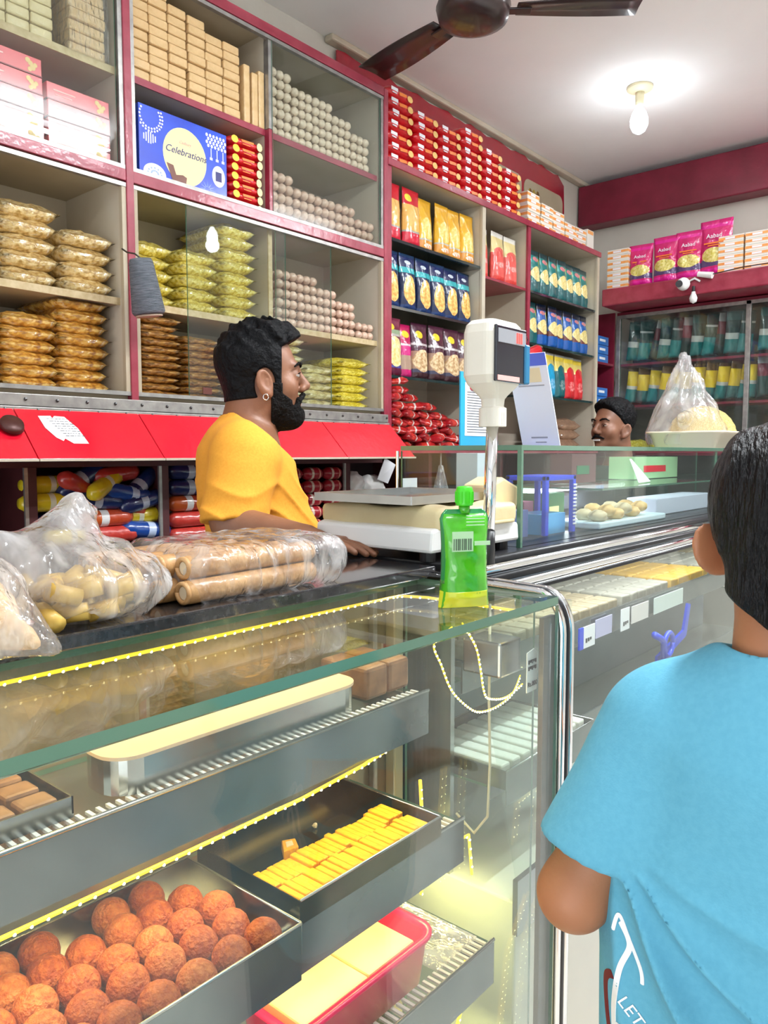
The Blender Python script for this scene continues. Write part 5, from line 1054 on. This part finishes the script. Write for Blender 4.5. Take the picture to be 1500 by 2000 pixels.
# rolls
ROLLM = M('toasted_roll', (.36,.17,.05), .55, col2=(.60,.34,.14), nscale=40, coat=.5, bump=.3, bscale=60); RING = M('cream_filling', (.80,.66,.46), .6)
ang = .05
def rollpos(i, j): return (.645+.008*j-.016*i, .850+.034*i+.010*j, GZ+.0165+.031*j)
for j in range(2):
    for i in range(5 if j else 5):
        x,y,z = rollpos(i,j); t = thing('wafer_roll', 'toasted wafer roll, %s from the front in the %s layer' % (nth(i), ['lower','upper'][j]), 'wafer roll', (x,y,z), ang, 'wafer rolls in the clear packet')
        L = .235-.006*i
        MB().tube([(-.06,0,0),(-.055,0,0),(L-.06,0,0),(L-.055,0,0)], [.0145,.0160,.0160,.0145], 18).build('roll', ROLLM, t, smooth=True)
        V = []; 
        MB().tube([(-.0615,.0125*math.cos(a),.0125*math.sin(a)) for a in [2*PI*k/16 for k in range(17)]], .0036, 6).build('rim', ROLLM, t, smooth=True); MB().tube([(-.0608,0,0),(-.060,0,0)], .0090, 14).build('cream_end', RING, t)
CLEARB = film_mat('crinkled_clear_bag', milk=.06, streak=.60, scale=13)
film_blob('clear_packet','clear crinkled packet around the wafer rolls on the granite', lambda P: smin(rbox(P,(.035,.075,.034),(.142,.110,.038),.030), cap(P,(.16,.05,.03),(.215,.03,.020),.024,.006),.03)+.0028*wob(P,60)+.0013*np.sin(P[...,0]*160+P[...,2]*70), (-.16,-.07,-.02),(.27,.22,.10), (.70,.850,GZ+.002), CLEARB)
# puffed yellow tubes in the middle bag
PUFY = M('yellow_fryum', (.45,.26,.03), .5, col2=(.66,.43,.08), nscale=30, coat=.5); k = 0
for lay in range(2):
    for i in range(5-lay):
        for j in range(4):
            if (i >= 3 and j == 0) or (i == 4 and j == 1): continue
            x = .405+.030*i+.015*lay+random.uniform(-.006,.006); y = .835+.032*j+random.uniform(-.006,.006); z = GZ+.016+.024*lay
            a = random.uniform(0,PI); v = Vector((math.cos(a)*.020,math.sin(a)*.020,random.uniform(-.008,.008))); b = MB()
            b.tube([-v*.85,v*.85], .0105, 10); o = b.build('fried_snack_tube', PUFY, None, (x,y,z), smooth=True)
            tag(o, 'fried yellow snack tube, layer %s, %s across, %s deep, in the middle bag' % (['one','two','three','four'][lay], nth(i), nth(j)), 'snack', 'fried tubes in the middle bag')
film_blob('plastic_bag','billowing clear plastic bag with yellow fried snacks, middle of the granite', lambda P: smin(smin(ell(P,(.0,.03,.036),(.100,.085,.046)), cap(P,(-.03,.06,.055),(.012,.08,.122),.062,.022),.04), cap(P,(-.04,.05,.05),(-.105,.07,.095),.045,.010),.04)+.006*wob(P,38)+.0026*np.sin(P[...,0]*110-P[...,2]*150), (-.2,-.12,-.03),(.17,.2,.19), (.475,.855,GZ+.003), film_mat('milky_bag', milk=.22, streak=.62, scale=11))
# pale sticks in the left bag
PST = M('pale_sev_sticks', (.62,.40,.20), .6, col2=(.80,.58,.34), nscale=50, stretch=(1,4,1), coat=.4, bump=.5, bscale=60)
sv = tag(sdf_obj('sev_heap', lambda P: np.maximum(smin(ell(P,(-.02,.03,.035),(.095,.08,.045)), cap(P,(.03,-.02,.03),(.055,-.075,.004),.035,.010),.02)+.004*wob(P,90), -P[...,2]), (-.2,-.15,-.02),(.15,.18,.15), .005, PST, None, (.290,.835,GZ+.003)), 'heap of pale fried sticks inside the leftmost bag', 'snack'); sv['kind'] = 'stuff'
film_blob('plastic_bag','clear plastic bag of pale fried sticks at the left edge', lambda P: smin(smin(ell(P,(-.02,.03,.045),(.11,.09,.055)), cap(P,(.03,-.03,.03),(.068,-.095,-.004),.045,.010),.03), cap(P,(-.03,.05,.06),(-.0,.06,.105),.05,.02),.04)+.005*wob(P,40)+.0022*np.sin(P[...,0]*150+P[...,1]*90), (-.22,-.20,-.05),(.19,.2,.27), (.290,.835,GZ+.006), film_mat('tan_tinted_bag', tint=(1,.97,.93), milk=.14, streak=.5, scale=12))
# ------------------------------------------------------------------ people
EYEW = M('eye_white', (.38,.34,.31), .3, coat=.6); IRIS = M('dark_iris', (.02,.01,.006), .2, coat=.8); LIPM = M('lips', (.30,.11,.085), .45)
def head_sdf(P, smile=0, jaw=1.0, nk=.055, ears=True, flare=.45):
    f = ell(P,(-.012,0,.036),(.093,.074,.082))
    f = smin(f, ell(P,(.030,0,-.022),(.062,.060,.084)), .025)
    f = smin(f, ell(P,(.028,0,-.072),(.058*jaw,.050*jaw,.036)), .025)
    f = smin(f, sph(P,(.075,0,-.094),.021), .025)
    f = smin(f, cap(P,(.080,-.026,.022),(.080,.026,.022),.013), .016)
    for s in (-1,1):
        f = smin(f, sph(P,(.062,s*.036,-.028),.022+.004*smile), .022)
        f = smax(f, -sph(P,(.104,s*.030,.002),.0135), .012)
        f = smin(f, sph(P,(.078,s*.030,.001),.0145), .005)
        f = smin(f, sph(P,(.101,s*.010,-.030),.0085), .007)
        if not ears: continue
        # ear: shell with hollow and lobe
        Q = P-np.array((.004,s*.074,-.022)); Q = np.stack([Q[...,0]*.966+Q[...,2]*.259, Q[...,1]-s*(-Q[...,0])*flare, -Q[...,0]*.259+Q[...,2]*.966],-1)
        e = ell(Q,(0,s*.004,.0),(.020,.0085,.033)); e = smax(e, -ell(Q,(.004,s*.0125,.004),(.0125,.0095,.022)), .003); e = smin(e, sph(Q,(.004,s*.003,-.028),.0085), .006); e = smin(e, cap(Q,(.008,s*.004,.004),(.003,s*.004,-.012),.0035), .004)
        f = smin(f, e, .006)
    f = smin(f, cap(P,(.088,0,.016),(.112,0,-.020),.0075,.0115), .012)
    f = smin(f, ell(P,(.090,0,-.054),(.012,.022+.006*smile,.0065)), .006); f = smin(f, ell(P,(.089,0,-.066),(.012,.019+.004*smile,.0070)), .006)
    f = smax(f, -cap(P,(.104,-.022-.006*smile,-.0595+.006*smile),(.104,.022+.006*smile,-.0595+.006*smile),.0028), .004)
    return smin(f, cap(P,(-.020,0,-.050),(-.042,0,-.165),nk,nk+.004), .03)
def hand_sdf(P, o, fwd, side, up, s=1.0, curl=.35):
    """o wrist, fwd along the fingers, side towards the thumb, up back of hand"""
    o, fwd, side, up = [np.array(v,float) for v in (o,fwd,side,up)]
    Q = np.stack([(P-o)@fwd, (P-o)@side, (P-o)@up], -1)/s
    f = rbox(Q,(.045,0,0),(.045,.036,.0125),.012); f = smin(f, cap(Q,(-.02,0,0),(.012,0,0),.024,.024), .015)
    for k,(y,L) in enumerate(((.028,.070),(.010,.080),(-.009,.074),(-.027,.058))):
        a = np.array((.085,y,0)); d1 = np.array((math.cos(curl*.5),(y*.9),-math.sin(curl*.5))); b = a+d1*L*.45
        d2 = np.array((math.cos(curl*1.4),y*.6,-math.sin(curl*1.4))); c = b+d2*L*.32; d3 = np.array((math.cos(curl*2.2),0,-math.sin(curl*2.2))); e = c+d3*L*.25
        g = np.minimum(np.minimum(cap(Q,a,b,.0092,.0084), cap(Q,b,c,.0084,.0078)), cap(Q,c,e,.0078,.0066)); f = smin(f, g, .004)
    g = np.minimum(cap(Q,(.018,.026,-.004),(.050,.058,-.012),.0125,.0105), cap(Q,(.050,.058,-.012),(.076,.070,-.016),.0100,.0082)); f = smin(f, g, .008)
    return f*s
def folds(P, amp, dirs):
    r = 0
    for (d, fr, ph) in dirs: q = P@np.array(d); r = r+np.sin(q*fr+ph+1.2*np.sin(P[...,2]*9+ph))
    return amp*r
def eyes(parent, c, s=1.0, lids=True, closed=0):
    for k in (-1,1):
        e = MB().ball((c[0]+.0795*s, c[1]+k*.030*s, c[2]+.0005), .0140*s, 16, 12, rs=(1,1,.62-.35*closed)).build('eye', EYEW, parent, smooth=True)
        MB().ball((c[0]+.0905*s, c[1]+k*.030*s+.0005, c[2]+.0005), .0062*s, 12, 8, rs=(.6,1,.95-.4*closed)).build('iris', IRIS, e, smooth=True)
        MB().tube([(c[0]+.088*s,c[1]+k*.043*s,c[2]+.004),(c[0]+.0945*s,c[1]+k*.034*s,c[2]+.0085),(c[0]+.095*s,c[1]+k*.026*s,c[2]+.0085),(c[0]+.090*s,c[1]+k*.019*s,c[2]+.003)], .0011, 6).build('eyelashes', HAIR, e, smooth=True)
        MB().tube([(c[0]+.078*s,c[1]+k*.052*s,c[2]+.020),(c[0]+.090*s,c[1]+k*.042*s,c[2]+.030),(c[0]+.0965*s,c[1]+k*.026*s,c[2]+.030),(c[0]+.0975*s,c[1]+k*.013*s,c[2]+.024)], [.0018,.0036,.004,.0025], 8).build('eyebrow', BEARD, parent, smooth=True)

# --- shopkeeper in an orange shirt
HX, HY = 1.250, 1.472
man = thing('person', 'bearded man in an orange t-shirt standing in profile behind the granite counter', 'person', (HX,HY,0), math.radians(-36))
HC = np.array((0,0,1.588))
def man_body(P):
    f = head_sdf(P-HC, 0, 1.08, .060)
    f = smin(f, ell(P,(-.03,0,1.28),(.10,.165,.20)), .05); f = smin(f, cap(P,(-.035,-.14,1.405),(-.035,.14,1.405),.050), .04)
    # near (right) arm: hangs, forearm laid forward and inward on the granite
    f = smin(f, cap(P,(-.045,-.185,1.385),(-.085,-.235,1.262),.050,.044), .03)
    f = smin(f, cap(P,(-.085,-.235,1.262),(-.082,-.240,1.248),.044,.042), .01)
    f = smin(f, cap(P,(-.082,-.240,1.248),(.060,-.375,1.229),.041,.026), .02)
    f = smin(f, hand_sdf(P,(.070,-.388,1.226),(.66,-.75,-.05),(.75,.66,0),(0.03,0,1),.92,.2), .012)
    f = smin(f, cap(P,(-.045,.185,1.385),(-.06,.235,1.16),.050,.042), .03); f = smin(f, cap(P,(-.06,.235,1.16),(.10,.245,1.02),.040,.027), .02)
    f = smin(f, hand_sdf(P,(.11,.245,1.01),(.77,.05,-.64),(0,-1,0),(.64,0,.77),.95,.5), .012)
    return f
sdf_obj('body', man_body, (-.20,-.58,.86), (.28,.33,1.74), .0035, SKIN, man)
def man_shirt(P):
    f = ell(P,(-.035,0,1.315),(.125,.185,.175)); f = smin(f, ell(P,(.030,0,1.12),(.135,.185,.185)), .07); f = smin(f, ell(P,(.0,0,.96),(.135,.175,.13)), .05)
    f = smin(f, cap(P,(-.05,-.145,1.405),(-.05,.145,1.405),.070), .05); f = smin(f, cap(P,(-.045,0,1.40),(-.036,0,1.475),.100,.058), .04)
    arm = cap(P,(-.050,-.172,1.385),(-.080,-.225,1.25),.078,.074); arm = smax(arm, -(P@np.array((.05,.25,1.0))-1.185), .004)
    arm2 = cap(P,(-.050,.175,1.385),(-.055,.225,1.22),.078,.070); arm2 = smax(arm2, -(P@np.array((0,-.2,1.0))-1.16), .004)
    f = smin(f, arm, .025); f = smin(f, arm2, .03)
    w_ = np.clip((1.40-P[...,2])*9,0.15,1)
    ph1 = P[...,2]*48+P[...,0]*22+1.6*np.sin(P[...,0]*17+P[...,1]*11); ph2 = P[...,2]*70-P[...,0]*30+1.3*np.sin(P[...,0]*23+1)
    mk = np.clip(.5+wob(P,13)*1.2,0,1); f = f-w_*(.0075*mk*(1-np.abs(np.sin(ph1)))**1.6+.003*(1-mk)*(1-np.abs(np.sin(ph2)))**1.6)+.003*w_
    col = P@np.array((.62,0,.784)) - (HC[2]-.128)*.784+.012   # open neckline
    return smax(smax(f, col-.0, .004), .93-P[...,2], .003)
ORS = M('orange_cotton', (.86,.36,.03), .85, col2=(.90,.40,.04), nscale=200, bump=.06, bscale=300)
shirt = sdf_obj('tshirt', lambda P: smax(man_shirt(P), -(cap(P,(-.036,0,1.50),(-.036,0,1.60),.060)), .006), (-.22,-.34,.90), (.22,.34,1.52), .004, ORS, man)
TRO = M('dark_trousers', (.03,.03,.045), .9)
sdf_obj('trousers', lambda P: smin(ell(P,(-.01,0,.90),(.125,.17,.12)), np.minimum(cap(P,(-.01,-.09,.86),(0,-.10,.09),.085,.06), cap(P,(-.01,.09,.86),(0,.10,.09),.085,.06)), .04), (-.2,-.25,.02),(.2,.25,1.05), .012, TRO, man)
for s in (-1,1): MB().ball((.05,s*.10,.045),.06,14,10,rs=(2.1,.75,.75)).build('shoe', BLACK, man, smooth=True)
def man_hair(P):
    Q = P-HC; h = head_sdf(Q, 0, 1.08, .060, False)
    side = smax(h-.0045, Q[...,0]-.047, .004); base = smin(ell(Q,(-.013,0,.040),(.099,.080,.088)), ell(Q,(.018,0,.098),(.080,.062,.040)), .03); base = smin(base, ell(Q,(-.062,0,-.020),(.030,.058,.055)), .02)
    curl = .007*wob(Q,80)+.004*np.sin(Q[...,0]*130+Q[...,2]*110+Q[...,1]*60); curl = curl*np.clip((Q[...,2]-.04)*18,.12,1)
    f = smin(base+curl, smax(side, Q[...,2]-.06, .01), .008)
    f = smax(f, np.minimum(Q[...,0]-.047, -(P[...,2]*0)-1)*0+np.where(Q[...,2] > .066, (Q[...,0]-.047)*.7-(Q[...,2]-.066)*1.1, Q[...,0]-.047), .004)
    low = np.where(Q[...,0] > .018, -.045, -.057+.10*(Q[...,0]+.01)); f = smax(f, low-Q[...,2], .004)
    ear = (np.sqrt(((Q[...,0]-.006)/.024)**2+((Q[...,2]+.026)/.040)**2)-1)*.024; f = smax(f, np.where((Q[...,2] < -.03) & (Q[...,0] > 0), np.maximum(-ear, .022-Q[...,0]), -ear), .004)
    return f
sdf_obj('hair', man_hair, (-.13,-.10,1.50), (.12,.10,1.75), .003, HAIR, man)
def man_beard(P):
    Q = P-HC; h = head_sdf(Q, 0, 1.08, .060, False)
    full = h-.0065-.002*wob(Q,260)
    full = smin(full, ell(Q,(.060,0,-.100),(.044,.040,.030)), .02)
    line = -( .0 - (Q[...,2]+.040+ .62*(Q[...,0]-.040)) )                   # cheek line falls towards the mouth
    burn = np.maximum(np.maximum(np.abs(Q[...,0]-.034)-.014, Q[...,2]+.02), -.045-Q[...,2])
    reg = np.minimum(np.maximum(np.maximum(line, .020-Q[...,0]), np.where(Q[...,0] < .075, -1, Q[...,2]+.0715)), burn)
    mou = smin(cap(Q,(.104,-.008,-.044),(.092,-.030,-.060),.0065,.005), cap(Q,(.104,.008,-.044),(.092,.030,-.060),.0065,.005), .01)-.0012*wob(Q,260)
    f = smax(full, reg, .004); f = smax(f, -(Q[...,2]+.150), .01)
    side = np.minimum(cap(Q,(.090,-.031,-.058),(.082,-.034,-.085),.007), cap(Q,(.090,.031,-.058),(.082,.034,-.085),.007))
    return smin(smin(f, mou, .004), side, .008)
sdf_obj('beard', man_beard, (-.03,-.10,1.42), (.13,.10,1.63), .003, BEARD, man)
eyes(man, HC, 1.0)
er = MB().tube([(.006+.006*math.cos(a),-.082,1.588-.056+.007*math.sin(a)) for a in [2*PI*k/16 for k in range(17)]], .0013, 6).build('earring', CHROME, man, smooth=True)
MB().tube([(.0,-.055,1.468),(.03,-.035,1.447)],.0012,6).build('neck_thread', BLACK, man)

# --- second man laughing behind the glass box
m2 = thing('person', 'laughing man with moustache peeking over the glass case at the back', 'person', (3.26,1.455,0), math.radians(160))
H2 = np.array((.0,0,1.518))
SK2 = M('dark_brown_skin', (.22,.095,.055), .45, sss=.1, col2=(.27,.12,.07), nscale=9)
def m2_body(P):
    f = head_sdf(P-H2, 1, 1.05, .056); f = smin(f, ell(P,(-.03,0,1.16),(.10,.17,.20)), .05)
    for s in (-1,1): f = smin(f, cap(P,(-.04,s*.17,1.27),(-.04,s*.225,1.03),.048,.040), .03); f = smin(f, cap(P,(-.04,s*.225,1.03),(.02,s*.235,.80),.038,.026), .02); f = smin(f, hand_sdf(P,(.022,s*.236,.79),(.2,0,-.98),(.98,0,.2),(0,s,0),.92,.4), .012)
    return f
sdf_obj('body', m2_body, (-.2,-.32,.55),(.20,.32,1.68), .0045, SK2, m2)
sdf_obj('tshirt', lambda P: smax(smax(smin(smin(ell(P,(-.03,0,1.12),(.125,.185,.26)), cap(P,(-.04,-.15,1.28),(-.04,.15,1.28),.07), .05), np.minimum(cap(P,(-.045,-.17,1.26),(-.035,-.215,1.12),.07,.066),cap(P,(-.045,.17,1.26),(-.035,.215,1.12),.07,.066)), .03)+folds(P,.002,[((.4,.1,1),60,0)]), P[...,2]-1.345, .01), .86-P[...,2], .003), (-.24,-.32,.84),(.24,.32,1.38), .008, M('dark_green_cotton',(.02,.06,.05),.9), m2)
sdf_obj('trousers', lambda P: smin(ell(P,(-.01,0,.86),(.125,.17,.12)), np.minimum(cap(P,(-.01,-.09,.8),(0,-.10,.09),.085,.06), cap(P,(-.01,.09,.8),(0,.10,.09),.085,.06)), .04), (-.2,-.25,.02),(.2,.25,1.0), .015, TRO, m2)
for s in (-1,1): MB().ball((.05,s*.10,.045),.06,14,10,rs=(2.1,.75,.75)).build('shoe', BLACK, m2, smooth=True)
def m2_hair(P):
    Q = P-H2; f = smin(ell(Q,(-.013,0,.040),(.100,.080,.086)), ell(Q,(.024,0,.088),(.070,.06,.034)), .03)+.003*wob(Q,110)
    f = smax(f, (Q[...,0]-.050)*.9-(Q[...,2]-.055)*.75, .008); f = smax(f, -(Q[...,2]+.055), .006); return smax(f, np.where(Q[...,0] > -.022, -(Q[...,2]-.002), -1), .004)
sdf_obj('hair', m2_hair, (-.13,-.10,1.43),(.11,.10,1.68), .0045, HAIR, m2)
sdf_obj('moustache', lambda P: smin(cap(P-H2,(.105,-.006,-.044),(.093,-.034,-.055),.0065,.004), cap(P-H2,(.105,.006,-.044),(.093,.034,-.055),.0065,.004), .01), (.06,-.06,1.42),(.13,.06,1.51), .003, BEARD, m2)
MB().box(.0985,.1030,-.019,.019,1.4530,1.4600).build('teeth', WHITE, m2, bevel=.001); eyes(m2, H2, 1.0, closed=.8)

# --- boy in a light blue shirt, seen from behind
boy = thing('person', 'boy in a sky blue t-shirt seen from behind at the right edge', 'person', (.885,.205,0), math.radians(14))
S = .90; H3 = np.array((0,0,1.315))
def boy_body(P):
    f = head_sdf((P-H3)/S, 0, .92, .046, True, .85)*S
    f = smin(f, ell(P,(-.02,0,1.00),(.080,.125,.14)), .05); f = smin(f, cap(P,(-.03,-.10,1.095),(-.03,.10,1.095),.030), .04)
    for s in (-1,1):
        f = smin(f, cap(P,(-.032,s*.120,1.088),(-.080,s*.193,.912),.038,.037), .03); f = smin(f, cap(P,(-.080,s*.193,.912),(.10,s*.120,.885),.036,.024), .02)
        f = smin(f, hand_sdf(P,(.11,s*.116,.885),(.95,-s*.3,0),(.3*s*-1*-1,-s*.95,0) if False else (-.0,-s,0),(0,0,1),.82,.5), .012)
    return f
sdf_obj('body', boy_body, (-.18,-.28,.78), (.28,.28,1.45), .0035, SKINB, boy)
def boy_shirt(P):
    f = ell(P,(-.025,0,1.00),(.118,.165,.20)); f = smin(f, rbox(P,(-.005,0,.80),(.125,.172,.20),.10), .06)
    f = smin(f, cap(P,(-.035,-.10,1.118),(-.035,.10,1.118),.050), .05); f = smin(f, cap(P,(-.035,0,1.10),(-.034,0,1.20),.105,.050), .04)
    for s in (-1,1):
        a = cap(P,(-.035,s*.116,1.097),(-.068,s*.176,.950),.060,.067); a = smax(a, -(P@np.array((.12,-s*.20,1.0))-.920), .005); f = smin(f, a, .022)
    dg = P[...,1]*.75+P[...,2]*.66; tw = np.clip((1.03-P[...,2])*8,0,1)*np.clip((P[...,1]+.18)*6,.1,1)
    rr = np.sqrt((P[...,1]-.15)**2+(P[...,2]-1.0)**2)+1e-6; an = np.arctan2(1.0-P[...,2], .15-P[...,1]); fan = np.clip((rr-.02)*9,0,1)*np.exp(-((an-.95)/.55)**2)
    f = f-fan*.028*(1-np.abs(np.sin(an*8+2.5*rr)))**1.3+fan*.008+.0022*wob(P,20)
    return smax(smax(f, (P@np.array((.25,0,.968)))-1.192*.968, .004), .62-P[...,2], .003)
SKYC = M('sky_blue_cotton', (.105,.37,.52), .9, col2=(.12,.40,.55), nscale=150, bump=.08, bscale=400)
bs_f = lambda P: smax(boy_shirt(P), -cap(P,(-.034,0,1.21),(-.034,0,1.3),.050), .005)
bshirt = sdf_obj('tshirt', bs_f, (-.22,-.34,.58), (.22,.34,1.24), .004, SKYC, boy)
sdf_obj('shorts', lambda P: smin(ell(P,(-.01,0,.70),(.11,.15,.12)), np.minimum(cap(P,(-.01,-.08,.66),(0,-.085,.40),.085,.08), cap(P,(-.01,.08,.66),(0,.085,.40),.085,.08)), .04), (-.2,-.25,.28),(.2,.25,.86), .012, M('navy_shorts',(.02,.03,.08),.9), boy)
sdf_obj('legs', lambda P: np.minimum(smin(cap(P,(0,-.085,.45),(0,-.09,.08),.052,.036), ell(P,(.04,-.09,.035),(.105,.040,.035)), .02), smin(cap(P,(0,.085,.45),(0,.09,.08),.052,.036), ell(P,(.04,.09,.035),(.105,.040,.035)), .02)), (-.1,-.2,-.01),(.18,.2,.52), .01, SKINB, boy)
def boy_hair(P):
    Q = (P-H3)/S; f = ell(Q,(-.014,0,.044),(.104,.083,.090)); f = smin(f, ell(Q,(-.060,0,-.025),(.040,.062,.062)), .03); f = smin(f, ell(Q,(-.052,0,-.07),(.045,.056,.055)), .02)
    f = f+.0022*np.sin(Q[...,1]*150+Q[...,2]*30)+.0014*wob(Q,120)
    f = smax(f, (Q[...,0]-.045)*.9-(Q[...,2]-.055)*.75, .008); f = smax(f, np.where(Q[...,0] > -.026, -(Q[...,2]-.008), -1), .006)
    f = smax(f, -(Q[...,2]+.108-.75*np.abs(Q[...,1])), .008); return f*S
sdf_obj('hair', boy_hair, (-.13,-.10,1.21), (.10,.10,1.46), .003, M('boy_black_hair', (.006,.006,.007), .45, spec=.22, bump=1, bscale=70, stretch=(1,3,.6)), boy)
eyes(boy, H3, S)
# printed lettering on the left side of the shirt, projected onto the cloth
def wrap_print(me, name, mat, org, ux, uz, direc, parent):
    V = np.array([v.co[:] for v in me.vertices]); o = np.array(org); P = o+V[:,0:1]*np.array(ux)+V[:,1:2]*np.array(uz); d = np.array(direc,float)
    for _ in range(60): P = P+d*(bs_f(P)*.7)[:,None]
    P = P-d*.0012
    for v, p in zip(me.vertices, P): v.co = p
    me.materials.clear(); me.materials.append(mat); ob = place(me, name, parent); so = ob.modifiers.new('s','SOLIDIFY'); so.thickness = .0006; return ob
WPT = M('white_shirt_print', (.88,.90,.92), .7); DPT = M('dark_red_print', (.16,.01,.015), .7)
def ribbon(pts, w):
    V = []; n = len(pts)
    for i,(x,y) in enumerate(pts):
        a = pts[max(i-1,0)]; b = pts[min(i+1,n-1)]; dx, dy = b[0]-a[0], b[1]-a[1]; L = math.hypot(dx,dy); wi = w*(1 if 0 < i < n-1 else .4); V += [(x-dy/L*wi/2,y+dx/L*wi/2,0),(x+dy/L*wi/2,y-dx/L*wi/2,0)]
    return MB().add(V,[(2*i,2*i+1,2*i+3,2*i+2) for i in range(n-1)]).mesh('r', WPT)
def curve(pts, n=14):
    out = []; 
    for i in range(len(pts)-1):
        p0 = pts[max(i-1,0)]; p1 = pts[i]; p2 = pts[i+1]; p3 = pts[min(i+2,len(pts)-1)]
        for k in range(n):
            t = k/n; out.append(tuple(.5*((2*p1[c])+(-p0[c]+p2[c])*t+(2*p0[c]-5*p1[c]+4*p2[c]-p3[c])*t*t+(-p0[c]+3*p1[c]-3*p2[c]+p3[c])*t**3) for c in (0,1)))
    return out+[pts[-1]]
org = (-.30,.150,.860); UX = (.0,-1,0); UZ = (0,0,1); DD = (1,0,0)
wrap_print(ribbon(curve([(.012,.052),(.022,.030),(.012,.0),(.006,-.045),(.008,-.09)]),.006),'white_stroke_print',WPT,org,UX,UZ,DD,boy)
wrap_print(ribbon(curve([(.004,.040),(.010,.058),(.022,.036),(.034,.010),(.036,-.006)]),.004),'white_stroke_print',WPT,org,UX,UZ,DD,boy)
wrap_print(ribbon(curve([(.004,-.012),(-.006,-.030),(-.004,-.06),(.002,-.09)]),.006),'dark_stroke_print',DPT,org,UX,UZ,DD,boy)
def wtext(s, size, at, rot):
    me = text_mesh(s, size, WPT, extr=0, align='LEFT'); c, q = math.cos(rot), math.sin(rot)
    for v in me.vertices: x, y = v.co.x, v.co.y; v.co = (at[0]+c*x-q*y, at[1]+q*x+c*y, 0)
    wrap_print(me, 'lettering', WPT, org, UX, UZ, DD, boy)
wtext('LETS', .019, (.014,-.030), -.75); wtext('GO', .022, (.006,-.062), -.6)
